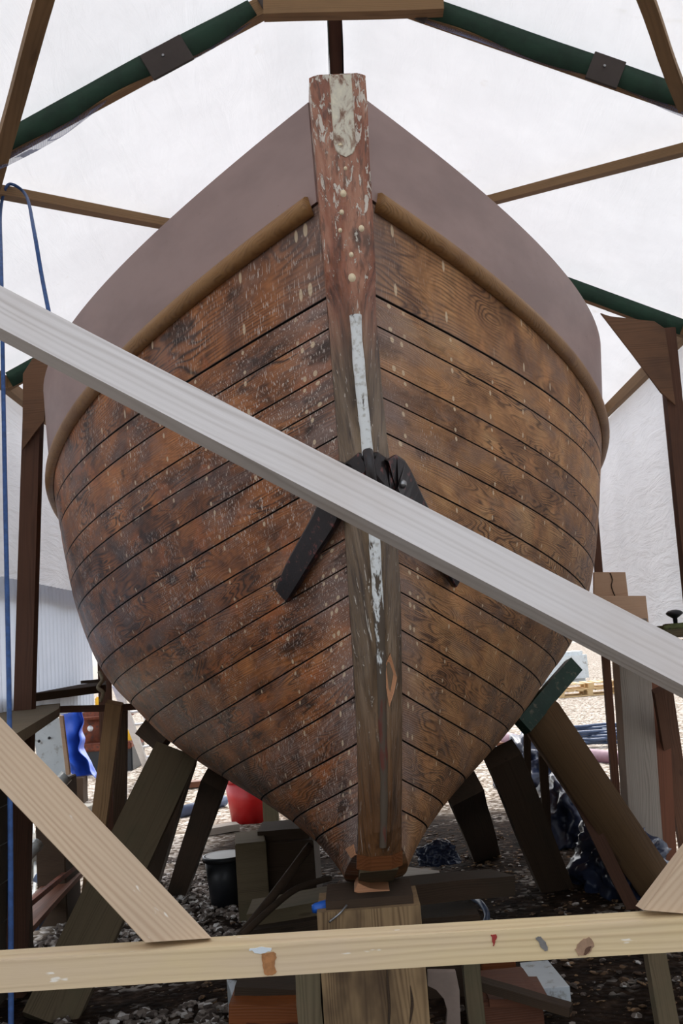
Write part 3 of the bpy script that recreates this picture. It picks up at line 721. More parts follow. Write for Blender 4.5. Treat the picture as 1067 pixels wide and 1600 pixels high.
conn(428, 3, .1, .09, -sl, 'joint_plate', 'dark plate at left end of short tie below roof apex')
conn(656, 18, .08, .07, sl+.2, 'joint_plate', 'dark plate at right end of short tie below roof apex')
tag(beam('collar_tie', P(412, 14, 3.34), P(692, 6, 3.34), .05, .075, M_raft), 'short brown tie beam below roof apex, above the stem head', 'beam')
rb = tag(beam('ridge_beam', Vector((xc(3.5)+.035, 3.45, 4.10)), Vector((xc(10.3)+.035, 10.3, 3.84)), .05, .09, M_post), 'dark ridge beam running back above the stem head', 'beam')
for s in (-1, 1):
    A0 = Vector((xc(3.5)+.035+s*.028, 3.46, 4.095)); B0 = Vector((xc(10.3)+.035+s*.028, 10.29, 3.835)); bm = bmesh.new(); g = []
    for i in range(41):
        p = A0.lerp(B0, i/40); e = s*.012*abs(noise.noise((i*.9, s, 0)))
        g.append([bm.verts.new(p+Vector((e*q, 0, z))) for (q, z) in ((0, .04), (1, .0), (1.4, -.06))])
    for i in range(40):
        for k in range(2): bm.faces.new((g[i][k], g[i][k+1], g[i+1][k+1], g[i+1][k]))
    link('webbing', bm, M_green, rb, True)
for Y, lab in ((5.1, 'over the middle of the boat'), (6.8, 'over the after part of the boat'), (8.5, 'over the stern')):
    for s, sd in ((-1, 'left'), (1, 'right')):
        r, A, B = rafter(Y, s, .06, 1.88, label='brown rafter of %s roof slope %s' % (sd, lab))
        if Y == 5.1: green_strip(r, A, B, .004, .45, .98, 4+s)
# braces lying in the roof slope
def rbrace(p, q, w, lab, drop=.07, ext=.02):
    A, B = roof_pt(*p, drop), roof_pt(*q, drop); d = (B-A)*.02
    L = (B-A)*ext; B = B+L; B.z = min(B.z, roof_z(B.x, B.y)-.07)
    return tag(beam('roof_brace', A-d, B+d, w, .04, M_raft, (0, 0, 1)), lab, 'brace')
rbrace((-12, 292), (72, -12), .055, 'brown roof brace crossing the top left corner, steep, ending at green rafter', .11)
rbrace((1004, -15), (1068, 160), .05, 'brown roof brace running steeply down to right end of green rafter', .11)
rbrace((-20, 296), (300, 358), .055, 'brown roof brace with blue rope looped over it, left of the boat', .07, .55)
rbrace((1090, 228), (720, 325), .05, 'long brown roof brace rising to the right above right bulwark', .07, .55)
# eaves plates, posts, gussets
tag(beam('eaves_plate', Vector((xc(1.7)-1.88, 1.7, 3.235)), Vector((xc(10.3)-1.88, 10.3, 3.085)), .045, .07, M_raft), 'brown eaves plate along top of left wall sheet', 'beam')
tag(beam('eaves_plate', Vector((xc(1.7)+1.88, 1.7, 3.235)), Vector((xc(10.3)+1.88, 10.3, 3.085)), .045, .07, M_raft), 'brown eaves plate along top of right wall sheet', 'beam')
def post(a, b, w, d, lab, mat=M_post, name='shed_post'):
    A, B = Vector(a), Vector(b); k = (A.z-0)/(A.z-B.z); F_ = A+(B-A)*k; F_.z = -.02
    return tag(beam(name, F_, A, w, d, mat, (0, 1, 0)), lab, 'post')
post(P(54, 600, 5.1), P(28, 1450, 5.1), .095, .07, 'brown shed post at left wall behind the blue rope')
post(P(1040, 515, 5.1), P(1075, 860, 5.1), .085, .07, 'dark shed post under right triangular plate')
post(P(915, 640, 6.8), P(961, 1230, 6.8), .052, .035, 'slim dark shed post leaning behind right side of hull', M_post)
post(Vector((xc(6.8)-1.82, 6.8, 3.15)), Vector((xc(6.8)-1.85, 6.8, 0.3)), .08, .06, 'brown shed post hidden behind left bilge')
tag(plate('gusset_plate', [P(x, y, 5.045) for (x, y) in ((937, 490), (952, 496), (1021, 503), (1037, 514), (1043, 550), (1054, 634), (1031, 614), (989, 557))], (0, -.014, 0), M_gus), 'brown triangular plywood plate at head of right post', 'gusset')
tag(plate('gusset_plate', [P(x, y, 5.045) for (x, y) in ((37, 585), (52, 561), (76, 563), (76, 610), (70, 659), (56, 676), (36, 704))], (0, -.014, 0), M_gus), 'brown plywood plate at head of left post', 'gusset')

# ------------------------------------------------------------------ front frame
def fbeam(name, pa, pb, YA, YB2, h, dep, mat, lab, cat, ea=0, eb=0, bev=.006, up=None, skew=(0, 0)):
    A, B = P(*pa, YA), P(*pb, YB2); d = (B-A).normalized(); A = A-d*ea; B = B+d*eb
    up = up or Vector((0, -.0, 1)); return tag(beam(name, A, B, dep, h, mat, up, bev, .002, None, skew), lab, cat)
fd = fbeam('diagonal_brace', (0, 488), (1067, 1046), 1.7, 1.7, .078, .045, M_greyw, 'long bleached diagonal timber crossing in front of the bow', 'brace', 1.1, .62, .004, Vector((0, .3, 1)))
fb = fbeam('cross_rail', (0, 1517), (1067, 1452), 1.68, 1.68, .05, .06, M_pine, 'pale yellow horizontal timber across the front at the bottom', 'rail', .95, .95, .004, Vector((0, .0, 1)))
fbeam('corner_brace', (-40, 1132), (278, 1469), 1.7, 1.69, .078, .045, M_pine2, 'sawn timber brace sloping down to left part of the horizontal rail', 'brace', .55, .0, .003, Vector((0, .26, 1)), (0, .97))
fbeam('corner_brace', (1118, 1318), (1040, 1422), 1.7, 1.69, .07, .045, M_pine2, 'short timber brace end rising to the right from the horizontal rail', 'brace', .07, .0, .003, Vector((0, .1, 1)), (0, .75))
for s, sd in ((-1, 'left'), (1, 'right')):
    tag(beam('shed_post', Vector((xc(1.7)+s*1.78, 1.78, 0)), Vector((xc(1.7)+s*1.78, 1.78, 3.2)), .08, .06, M_post, (0, 1, 0)), 'front corner post at the %s of the open shed end' % sd, 'post')
    rafter(1.8, s, .06, 1.88, label='front rafter of the %s slope at the open shed end' % sd)
# marks on the rail: resin run, filler smear, red drip, dark smear, knot
def blob(name, px, mat, lab, rag=3, Y=1.6487):
    pts = spline([P(x, y, Y) for (x, y) in px]+[P(px[0][0], px[0][1], Y)], 4)[:-1]; bm = bmesh.new()
    pts = [p+Vector((noise.noise(p*300), 0, noise.noise(p*300+Vector((9, 9, 9)))))*rag*.001 for p in pts]
    bm.faces.new([bm.verts.new(p) for p in pts]); r = bmesh.ops.extrude_face_region(bm, geom=list(bm.faces))
    bmesh.ops.translate(bm, verts=[v for v in r['geom'] if isinstance(v, bmesh.types.BMVert)], vec=(0, .002, 0))
    link(name, bm, mat, fb)['label'] = lab
M_resin = plain('resin_stain', lin(172, 118, 72), .5, 0, .35, 60); M_knotl = plain('pale_knot', lin(158, 126, 100), .6, 0, .3, 50); M_knot = plain('dark_knot', lin(96, 66, 48), .6, 0, .5, 40); M_smear = plain('grey_smear', lin(120, 116, 112), .6, 0, .3, 50); M_drip = plain('red_drip', lin(150, 50, 44), .5)
blob('resin_run', [(408, 1490), (430, 1490), (429, 1505), (431, 1522), (414, 1523), (411, 1505)], M_resin, 'brown resin run on the rail')
blob('filler_smear', [(388, 1484), (404, 1480), (424, 1482), (418, 1488), (402, 1489)], M_white, 'white filler smear on the rail')
blob('red_drip', [(768, 1460), (776, 1461), (773, 1470), (771, 1478), (769, 1470)], M_drip, 'small red paint drip')
blob('grey_smear', [(836, 1465), (846, 1464), (856, 1481), (853, 1487), (845, 1480)], M_smear, 'slanting grey smear on the rail')
blob('knot', [(899, 1484), (908, 1470), (922, 1466), (928, 1478), (916, 1492), (904, 1493)], M_knotl, 'knot in the rail')
blob('knot_hole', [(912, 1490), (917, 1482), (923, 1478), (920, 1487), (915, 1493)], M_knot, 'dark knot hole in the rail', 2, 1.648)

# ------------------------------------------------------------------ blocking under the keel
kt = world(stem_s(.93), 0, .87)
def baulk(name, lo, hi, mat, lab, cat='block', rz=.0, grain='z'):
    lo, hi = Vector(lo), Vector(hi); c = (lo+hi)/2
    if grain == 'z': return tag(beam(name, Vector((c.x, c.y, lo.z)), Vector((c.x, c.y, hi.z)), hi.x-lo.x, hi.y-lo.y, mat, (0, 1, 0), .008, .004), lab, cat)
    if grain == 'x': return tag(beam(name, Vector((lo.x, c.y, c.z)), Vector((hi.x, c.y, c.z)), hi.y-lo.y, hi.z-lo.z, mat, (0, 0, 1), .008, .004), lab, cat)
    return tag(beam(name, Vector((c.x, lo.y, c.z)), Vector((c.x, hi.y, c.z)), hi.x-lo.x, hi.z-lo.z, mat, (0, 0, 1), .008, .004), lab, cat)
a, b = P(500, 1500, 3.3), P(664, 1500, 3.3)
zt = P(580, 1420, 3.3).z
baulk('keel_block', (a.x, 3.3, -.02), (b.x, 3.56, zt), M_block, 'thick cracked upright baulk under the stem foot', grain='z')
kbk = bpy.data.objects['keel_block']
for pts in ([(604, 1508), (606, 1540), (608, 1575), (607, 1620), (610, 1700)], [(640, 1600), (644, 1570), (641, 1540)]):
    tube('crack', [P(x, y, 3.2985) for (x, y) in pts], lambda t: .0008+.0042*math.sin(math.pi*min(1, t*1.0+.05)), M_dprop, kbk, 6, 5)['label'] = 'dark drying crack'
a2 = P(464, 1560, 3.32)
baulk('timber_strip', (a2.x, 3.32, -.02), (a.x-.004, 3.42, P(480, 1520, 3.32).z), M_prop, 'narrow greenish upright timber against left of keel baulk', 'timber', grain='z')
w1, w2 = P(553, 1386, 3.42), P(609, 1402, 3.42)
tag(plate('wedge', [P(x, y, 3.4) for (x, y) in ((559, 1379), (578, 1389), (609, 1391), (606, 1409), (553, 1394))], (0, .12, 0), M_patch), 'pale wooden wedge between stem foot and baulk', 'wedge')
baulk('packing_block', (a.x+.03, 3.325, zt), (b.x-.02, 3.56, zt+.028), M_dprop, 'dark packing block on top of keel baulk', grain='x')

# ------------------------------------------------------------------ props and pads round the hull
def prop(name, a, b, Ya, w, h, mat, lab, cat, bev=.01, Yb=None, up=(0, 1, 0), over=0.0):
    A = P(*a, Ya); B = P(*b, Yb) if Yb else G(*b, -.015); d = (B-A).normalized()
    return tag(beam(name, B, A-d*over, w, h, mat, up, bev, .004), lab, cat)
prop('bilge_prop', (276, 1176), (75, 1600), 5.55, .25, .09, M_prop, 'broad grey-brown plank propping left bilge, in front of the darker props', 'prop', .008)
prop('bilge_prop', (286, 1198), (233, 1384), 5.85, .13, .1, M_dprop, 'dark square prop directly behind the broad grey-brown plank', 'prop', .008)
prop('bilge_prop', (337, 1216), (277, 1398), 5.35, .13, .1, M_dprop, 'dark prop standing beside red tub under left bilge', 'prop', .008)
prop('bilge_prop', (838, 1110), (1034, 1400), 5.75, .235, .21, M_log, 'thick round-edged log propping right bilge under the green pad', 'prop', .09)
prop('bilge_prop', (783, 1178), (869, 1390), 5.65, .2, .14, M_dprop, 'dark broad prop left of the round-edged log', 'prop', .01)
prop('bilge_prop', (724, 1232), (758, 1337), 5.6, .2, .12, M_dprop, 'dark prop standing farthest in beneath the right bilge', 'prop', .01)
prop('lath', (856, 1150), (992, 1424), 5.9, .075, .03, M_post, 'thin brown lath leaning below the round-edged log', 'lath', .003)
prop('lath', (848, 1178), (857, 1352), 6.4, .055, .03, M_dprop, 'thin upright lath standing left of the leaning log', 'lath', .003)
prop('lath', (824, 1128), (826, 1340), 6.6, .045, .03, M_dprop, 'thin upright lath close under end of green pad', 'lath', .003)
A, B = P(826, 1122, 5.62), P(896, 1040, 5.9)
tag(beam('bilge_pad', A-(B-A)*.15, B, .1, .07, M_greenp, Vector((1, -.75, .75)), .006), 'dark green painted pad under right bilge on top of the log', 'pad')
A, B = P(224, 1136, 6.05), P(258, 1164, 5.9)
tag(beam('bilge_pad', A, B, .12, .05, M_dprop, Vector((-.7, -.6, .7)), .006), 'dark wooden pad between left bilge and broad plank', 'pad')

# ------------------------------------------------------------------ left side: staging and bench
prop('trestle_leg', (179, 1098), (136, 1432), 6.0, .1, .05, M_raft, 'brown trestle leg under the staging, the lighter one of the pair', 'post', .004)
prop('trestle_leg', (189, 1108), (188, 1415), 6.3, .075, .06, M_dprop, 'near-black upright trestle leg close to the lighter brown leg', 'post', .004)
fq = lambda px, py, Y: P(px, py, Y)
tag(plate('staging_plank', [fq(34, 1086, 5.35), fq(165, 1070, 6.1), fq(166, 1064, 6.4), fq(60, 1078, 6.4)], (0, 0, -.045), M_dprop), 'dark staging plank resting across bench end beside left bilge', 'plank')
tag(beam('staging_rail', P(55, 1111, 5.9), P(212, 1104, 6.1), .05, .04, M_post), 'thin dark rail under the staging plank, touching left bilge', 'rail')
tag(beam('batten', P(128, 1066, 6.3), P(160, 1063, 6.3), .06, .02, M_dprop), 'small dark batten end on top of staging plank', 'batten')
bench = empty('bench', G(20, 1130, 1.41))
bench.location.z = 0
tag(bench, 'low brown bench at left edge beside the blue rope', 'bench')
zt_ = 1.41; tp = [G(x, y, zt_) for (x, y) in ((-90, 1112), (30, 1099), (94, 1099), (92, 1107), (26, 1146), (-90, 1210))]
tp = [Vector((-1.82, 2.0, zt_)), Vector((-1.82, tp[2].y, zt_))] + tp[2:]
plate('top', tp, (0, 0, -.04), M_prop, bench)
for q in (Vector((-1.78, 5.15, 0)), Vector((-1.78, 2.1, 0)), tp[5]+Vector((-.08, .15, 0))): beam('leg', (q.x, q.y, -.01), (q.x, q.y, zt_-.04), .06, .05, M_dprop, (0, 1, 0), .004, .002, bench)
a_ = P(62, 1212, 6.5); b_ = P(106, 1212, 6.5)
tag(box('timber_block', (a_.x, 6.38, -.02), (b_.x, 6.7, min(a_.z, b_.z)-.012), M_dprop), 'dark block under the off-white board at left wall', 'block')
wp = tag(plate('white_board', [P(47, 1118, 6.5), P(97, 1122, 6.5), P(105, 1212, 6.55), P(62, 1212, 6.55)], (0, .02, 0), M_white), 'off-white board with two dark holes standing by left wall', 'board')
plate('edge_strip', [P(92, 1118, 6.49), P(98, 1118, 6.49), P(109, 1210, 6.54), P(103, 1212, 6.54)], (0, .03, 0), M_ply, wp)
for (x, y) in ((61, 1158), (77, 1153)):
    q = P(x, y, 6.5); lathe('hole', [(.001, 0), (.01, 0), (.01, .003), (.001, .003)], M_blackp, q, wp, 10, Matrix.Rotation(math.pi/2, 4, 'X'))
# scrap seen outside past left wall
def sheet(name, f, nu, nv, mat, lab, cat, th=.006): return tag(grid(name, f, nu, nv, mat, None, None, True, th), lab, cat)
def bluef(u, v):
    y0 = 1098+(1214-1098)*u; xl = 91+24*u**1.5; xr = 124+4*u+30*max(0, u-.62)/.38
    p = P(xl+(xr-xl)*v, y0, 12.2); p.y += .22*math.cos(v*7+u*2)+.1*noise.noise((u*5, v*4, 2)); p.x += .05*noise.noise((u*6, v*5, 1)); return p
sheet('blue_tarpaulin', bluef, 30, 24, M_bluep, 'bright blue tarpaulin hanging outside past left wall', 'tarpaulin')
lad = empty('ladder', G(236, 1205)); tag(lad, 'aluminium ladder leaning outside between left props and hull', 'ladder')
ra = [(P(182, 1072, 11.2), G(232, 1208)), (P(210, 1072, 11.4), G(264, 1200))]
for A, B in ra: beam('rail', A, B, .1, .035, M_alu, (0, 1, 0), .004, 0, lad)
for i in range(7):
    t = .12+.8*i/6; tube('rung', [ra[0][0].lerp(ra[0][1], t), ra[1][0].lerp(ra[1][1], t)], .017, M_alu, lad, 8, 1, False)
mc = empty('rusty_machine', G(150, 1178)); tag(mc, 'rusty iron machine with round gear and yellow mesh guard in the yard', 'machine')
Ym = 15.0
def mb(px0, py0, px1, py1, Y0, d, mat, nm):
    a, b = P(px0, py1, Y0), P(px1, py0, Y0); box(nm, (a.x, Y0, min(a.z, b.z)), (b.x, Y0+d, max(a.z, b.z)), mat, 0, mc, .02)
mb(126, 1158, 205, 1176, Ym, 1.0, M_rust, 'skid'); a = P(126, 1172, Ym); b = P(205, 1172, Ym); box('skid', (a.x, Ym+.05, -.01), (b.x, Ym+.95, max(a.z, b.z)), M_blackp, 0, mc, .02); mb(128, 1116, 200, 1126, Ym+.1, .5, M_rust, 'crossbeam'); mb(128, 1126, 162, 1158, Ym+.4, .3, M_rust, 'body')
mb(120, 1092, 146, 1116, Ym+.4, .05, M_white, 'pale_mesh'); mb(149, 1088, 163, 1117, Ym+.3, .06, M_yel, 'yellow_guard'); mb(196, 1140, 208, 1162, Ym+.2, .3, M_yel, 'yellow_bracket')
c = P(142, 1138, Ym+.3)
lathe('gear', [(.05, -.04), (.26, -.04), (.28, 0), (.26, .04), (.05, .04)], M_rust, c, mc, 18, Matrix.Rotation(math.pi/2, 4, 'X'))
lathe('hub', [(.02, -.09), (.09, -.08), (.1, 0), (.02, .06)], M_alu, c, mc, 14, Matrix.Rotation(math.pi/2, 4, 'X'))
# low clutter inside, left
stump = tag(baulk('wood_block', G(118, 1256)-Vector((.1, .0, .02)), G(118, 1256)+Vector((.1, .2, .3)), M_dprop, 'dark wood block beside foot of blue tarpaulin', 'block'), None)
tube('steel_pipe', [P(-25, 1352, 6.0), P(104, 1212, 6.25)], .045, M_pipe)
tag(bpy.data.objects['steel_pipe'], 'long grey pipe sloping up behind corner brace at left', 'pipe')
tag(tube('steel_pipe', [P(-20, 1400, 5.75), P(60, 1318, 6.1)], .04, M_pipe), 'second grey pipe lying lower behind left post', 'pipe')
tag(tube('bent_bar', [G(-10, 1405)+Vector((0, 0, .02)), G(10, 1385)+Vector((0, 0, .22)), G(45, 1350)+Vector((0, 0, .3)), G(55, 1300)+Vector((0, 0, .42))], .025, M_dcord), 'dark bent bar crossing left post low down', 'bar')
g0 = G(86, 1372)
tag(box('concrete_block', (g0.x-.26, g0.y, -.02), (g0.x+.18, g0.y+.4, .3), M_conc, .35), 'grey concrete block on gravel behind corner brace', 'block')
g0 = G(95, 1300)
tag(box('concrete_block', (g0.x-.1, g0.y, -.02), (g0.x+.3, g0.y+.3, .22), M_conc, -.2), 'smaller grey block farther back beside dark wood block', 'block')
g0 = G(40, 1325); tag(beam('scrap_board', g0+Vector((-.3, 0, .1)), g0+Vector((.25, .3, .5)), .16, .025, M_weath, (0, -.5, 1)), 'grey scrap board leaning in clutter behind left post', 'board')
th = empty('clamp', G(80, 1435)); tag(th, 'grey T-handled clamp lying above red board at lower left', 'clamp')
A, B = G(55, 1478)+Vector((0, 0, .1)), G(122, 1395)+Vector((0, 0, .25))
beam('bar', A, B, .05, .03, M_hose, (0, -.4, 1), .004, 0, th); q = A.lerp(B, .5)
tube('handle', [q+Vector((-.14, -.02, .09)), q+Vector((.05, -.03, .0))], .03, M_hose, th, 10, 1, False)
tag(beam('red_board', G(-40, 1600)+Vector((0, 0, .22)), G(135, 1395)+Vector((0, 0, .24)), .2, .03, M_redw, (0, -.6, 1), .004), 'reddish board sloping up from lower left corner', 'board')
tag(beam('angle_iron', G(-10, 1565)+Vector((0, 0, .32)), G(128, 1420)+Vector((0, 0, .3)), .03, .03, M_rust, (0, 0, 1), .003), 'thin rusty bar along edge of reddish board', 'bar')
tag(tube('hose', [G(50, 1420), G(56, 1390)+Vector((0, 0, .1)), G(54, 1345)+Vector((0, 0, .22)), G(48, 1330)+Vector((0, 0, .3)), G(30, 1345)+Vector((0, 0, .2))], .014, M_pipe), 'pale looped hose hanging by foot of left post', 'hose')
# ropes and cords at left
bp = roof_pt(14, 297, .07)
R1 = [P(17, 1700, 2.1), P(17, 1500, 2.15), P(16, 1280, 2.2), P(14, 1080, 2.3), P(9, 820, 2.45), P(5, 600, 2.6), P(2, 420, 2.75), P(1, 330, bp.y-.1), P(10, 292, bp.y-.03), P(24, 290, bp.y-.02), P(42, 308, bp.y-.08), P(53, 360, 2.8), P(65, 430, 2.7), P(77, 492, 2.6), P(88, 560, 2.55), P(60, 640, 2.5), P(20, 700, 2.47)]
R1 = R1[:14] + [P(82, 525, 2.58)]
tag(tube('blue_rope', R1, .0062, M_rope, None, 8, 8), 'blue rope looped over roof brace and hanging down left edge', 'rope')
tag(tube('cord', [P(46, 1088, 6.1), P(117, 944, 6.5)], .006, M_dcord, None, 6, 1, False), 'thin dark cord stretched across corrugated panel at left', 'cord')
tag(tube('old_cord', [P(155, 1050, 6.0), P(160, 1062, 5.95), P(153, 1074, 5.9), P(161, 1082, 5.9), P(157, 1096, 5.92)], .012, M_string, None, 8, 6), 'frayed cord knotted on end of staging plank', 'cord')

# ------------------------------------------------------------------ under the bow
def bucket(nm, loc, r0, r1, h, mat, lab, cat, rim=.012):
    o = empty(nm, loc); tag(o, lab, cat)
    lathe('body', [(.01, .0), (r0, .0), (r1, h), (r1-.008, h), (r0-.008, .02), (.01, .02)], mat, Vector(loc), o)
    lathe('rim', [(r1-.004, h-.03), (r1+rim, h-.03), (r1+rim, h), (r1-.004, h)], mat, Vector(loc), o); return o
bucket('bucket', G(352, 1418)+Vector((0, .1, 0)), .105, .135, .31, M_blackp, 'black plastic bucket standing under left bow', 'bucket')
bucket('tub', G(392, 1290)+Vector((0, .3, 0)), .22, .27, .42, M_red, 'bright red plastic tub under left bilge', 'tub')
q = G(425, 1300); baulk('stake', (q.x-.07, q.y, -.02), (q.x+.07, q.y+.08, .35), M_prop, 'short pale stake standing in front of red tub', 'stake')
q = G(386, 1440); tag(box('timber_block', (q.x-.07, q.y, -.02), (q.x+.12, q.y+.4, .46), M_prop, .12), 'grey squared timber block beside black bucket', 'block')
q = G(440, 1425); tag(box('timber_block', (q.x-.16, q.y, -.02), (q.x+.24, q.y+.35, .42), M_dprop, -.06), 'dark timber block behind the crossed rods', 'block')
q = P(428, 1316, 6.9); baulk('packing_piece', (q.x-.05, 6.35, q.z-.05), (q.x+.28, 6.7, q.z+.02), M_dprop, 'dark flat packing piece lying on top of dark timber block', 'block', grain='x')
bpy.data.objects['packing_piece'].location.z = .45
tag(beam('sleeper', P(392, 1432, 5.3), P(560, 1402, 5.3), .3, .1, M_prop, (0, 0, 1), .01), 'upper greenish sleeper lying across under the stem', 'sleeper')
tag(beam('sleeper', P(388, 1468, 5.22), P(560, 1440, 5.22), .3, .16, M_dprop, (0, 0, 1), .01), 'lower sleeper beneath the greenish one', 'sleeper')
tag(beam('sleeper', P(612, 1395, 4.6), P(785, 1378, 4.9), .2, .09, M_dprop, (0, 0, 1), .01), 'dark flat timber lying to right of stem foot', 'sleeper')
qa = P(655, 1420, 4.72); qb = P(745, 1415, 4.72); tag(box('sleeper', (qa.x, 4.62, -.02), (qb.x, 4.88, qa.z-.02), M_dprop), 'dark squat block under the flat timber at right of stem', 'sleeper')
tag(plate('board_offcut', [G(622, 1386, .12), G(690, 1376, .12), G(686, 1360, .12), G(636, 1354, .12)], (0, 0, -.14), M_weath), 'pale board offcut lying behind stem foot at right', 'board')
tag(tube('rod', [P(372, 1468, 4.7), P(430, 1395, 4.85), P(484, 1322, 5.1)], .022, M_dprop), 'straight dark rod crossing over timber blocks', 'rod')
tag(tube('rod', [P(378, 1462, 4.62), P(425, 1418, 4.75), P(465, 1388, 4.9), P(515, 1372, 5.1)], .016, M_dprop), 'thinner curved rod crossing beside the straight dark rod', 'rod')
tq = empty('blue_tool', P(515, 1414, 3.45)); tag(tq, 'blue plastic handled tool lying on keel baulk', 'tool')
tube('handle', [P(488, 1420, 3.36), P(515, 1416, 3.38), P(545, 1412, 3.4)], lambda t: .013+.01*math.sin(math.pi*t), M_bluet, tq); tube('shaft', [P(542, 1414, 3.31), P(530, 1428, 3.285), P(514, 1441, 3.285)], .0035, M_bolt, tq, 6)
tag(tube('hose', [G(738, 1403, .05), G(752, 1412, .08), G(761, 1430, .05), G(755, 1450, .02)], .017, M_hose), 'curved grey hose end right of stem foot', 'hose')
def crumple(nm, c, s, mat, lab, seed, n=18, cat='sheet'):
    bm = bmesh.new(); bmesh.ops.create_icosphere(bm, subdivisions=5, radius=1)
    for v in bm.verts:
        d = v.co.copy(); r = 1.1+.3*noise.noise(d*1.5+Vector((seed, 0, 0)))-.38*abs(noise.noise(d*2.6+Vector((0, seed, 0))))-.2*abs(noise.noise(d*6+Vector((seed, seed, 0))))-.08*abs(noise.noise(d*13))
        v.co = Vector((d.x*s[0], d.y*s[1], max(d.z, -.35)*s[2]))*r
    return tag(link(nm, bm, mat, None, True, M=Matrix.Translation(c)), lab, cat)
crumple('plastic_bag', P(683, 1338, 6.2), (.14, .12, .09), M_navy, 'crumpled shiny dark plastic behind stem foot at right', 3)
crumple('plastic_sheet', G(905, 1310)+Vector((0, 0, .14)), (.34, .5, .36), M_navy, 'dark blue plastic sheet heaped behind the laths, farther heap', 5)
crumple('plastic_sheet', G(985, 1385)+Vector((-.02, .1, .1)), (.3, .42, .3), M_navy, 'shiny blue plastic sheet heaped behind the log, nearer heap', 9)
crumple('plastic_sheet', G(845, 1230)+Vector((0, 0, .15)), (.45, .6, .4), M_navy, 'dark plastic sheet heap beyond upright laths under right bilge', 12)
tag(beam('scrap_board', G(955, 1330)+Vector((0, .1, .25)), G(1002, 1402)+Vector((0, 0, .03)), .09, .025, M_weath, (0, 0, 1)), 'light split board lying on blue plastic beside the log', 'board')
tag(beam('scrap_board', G(880, 1270)+Vector((0, .1, .33)), G(915, 1325)+Vector((0, 0, .3)), .1, .025, M_weath, (0, 0, 1)), 'short light board lying on dark plastic heap', 'board')

# ------------------------------------------------------------------ bottom, in front of the baulk
def board3(nm, a, b, w, h, mat, lab, Y0, Y1=None, cat='board', up=(0, 0, 1)): return tag(beam(nm, P(*a, Y0), P(*b, Y1 or Y0), w, h, mat, up, .005), lab, cat)
board3('orange_board', (366, 1561), (470, 1560), .34, .075, M_orangew, 'orange-brown varnished board, upper one in the stack left of keel baulk', 4.0)
board3('orange_board', (366, 1584), (470, 1588), .36, .04, M_orangew, 'orange-brown board just below the upper varnished one', 3.98)
board3('orange_board', (388, 1602), (470, 1602), .3, .07, M_redw, 'red-brown board at bottom of stack left of keel baulk', 3.9)
a = P(392, 1613, 3.9); b = P(466, 1613, 3.9); tag(box('timber_block', (a.x, 3.78, -.01), (b.x, 4.02, P(420, 1616, 3.9).z-.015), M_dprop), 'dark block at very bottom under the orange-brown board stack', 'block')
board3('dark_board', (372, 1535), (470, 1540), .25, .05, M_dprop, 'near-black board on top of the orange-brown stack', 4.05)
tag(plate('white_offcut', [P(354, 1530, 4.3), P(374, 1532, 4.3), P(397, 1549, 4.2), P(362, 1556, 4.2)], (0, 0, -.22), M_white), 'white painted offcut at left end of board stack', 'board')
for k, (nm) in enumerate(('orange_board',)): pass
cb = [(668, 1518), (712, 1518), (718, 1548), (726, 1800), (690, 1800), (694, 1640), (700, 1580), (694, 1560), (682, 1546), (668, 1541)]
tag(plate('curved_board', [P(x, y, 3.75) for (x, y) in cb], (0, .03, 0), M_pinkg), 'pinkish board with round cut-out right of keel baulk', 'board')
q0, q1 = P(724, 1505, 3.95), P(750, 1505, 3.95)
baulk('timber_strip', (q0.x, 3.95, -.02), (q1.x, 4.03, q0.z), M_prop, 'greenish upright timber strip beside the round cut-out board', 'timber')
a = P(752, 1506, 4.55); b = P(806, 1506, 4.55); tag(box('orange_board', (a.x, 4.55, -.01), (b.x, 4.62, a.z), M_orangew), 'short orange board standing under the rail right of baulk', 'board')
tag(plate('white_board', [P(812, 1504, 4.5), P(856, 1500, 4.5), P(890, 1541, 4.15), P(822, 1545, 4.15)], (0, 0, -.09), M_white), 'white painted flat board on scrap pile right of baulk', 'board')
tag(plate('white_board', [P(758, 1524, 4.4), P(816, 1519, 4.4), P(826, 1532, 4.25), P(762, 1537, 4.25)], (0, 0, -.03), M_white), 'narrow white painted board left of the flat white one', 'board')
board3('dark_lath', (748, 1536), (892, 1578), .06, .035, M_dprop, 'dark stick lying across scrap pile right of baulk', 4.05, 3.9, 'stick')
q = P(800, 1566, 4.0); tag(box('crate', (q.x-.13, 4.05, -.02), (q.x+.12, 4.4, q.z), M_redw, .05), 'red-brown wooden crate at bottom of scrap pile', 'crate')
board3('orange_board', (758, 1550), (848, 1548), .25, .03, M_redw, 'reddish board lying on the red-brown crate', 4.15)
prop('stake', (1022, 1485), (1050, 1650), 4.3, .085, .04, M_prop, 'greenish wooden stake below right end of the rail', 'stake', .004)

# ------------------------------------------------------------------ right side: workbench and yard
wb = empty('workbench', (1.86, 6.1, 0)); tag(wb, 'rough workbench at right wall with grey and red-brown legs', 'workbench')
ztop = 1.56
box('top', (1.63, 5.75, ztop-.05), (2.02, 6.6, ztop), M_prop, 0, wb)
lg = beam('leg', G(1010, 1378), P(981, 968, 6.4), .2, .17, M_weath, (0, 1, 0), .006, .003, wb); lg['label'] = 'weathered grey square leg'
lg = beam('leg', G(1043, 1372), P(1025, 1060, 6.4), .105, .1, M_redw, (0, 1, 0), .006, .003, wb); lg['label'] = 'red-brown leg'
prop('leaning_board', (1034, 1075), (1075, 1330), 6.0, .12, .04, M_post, 'brown board leaning at right edge beside red-brown leg', 'board', .004)
tag(plate('ply_board', [P(934, 931, 6.45), P(1009, 931, 6.5), P(1018, 1012, 6.5), P(934, 1010, 6.45)], (0, .025, 0), M_ply), 'pinkish ply board standing on workbench against right wall', 'board')
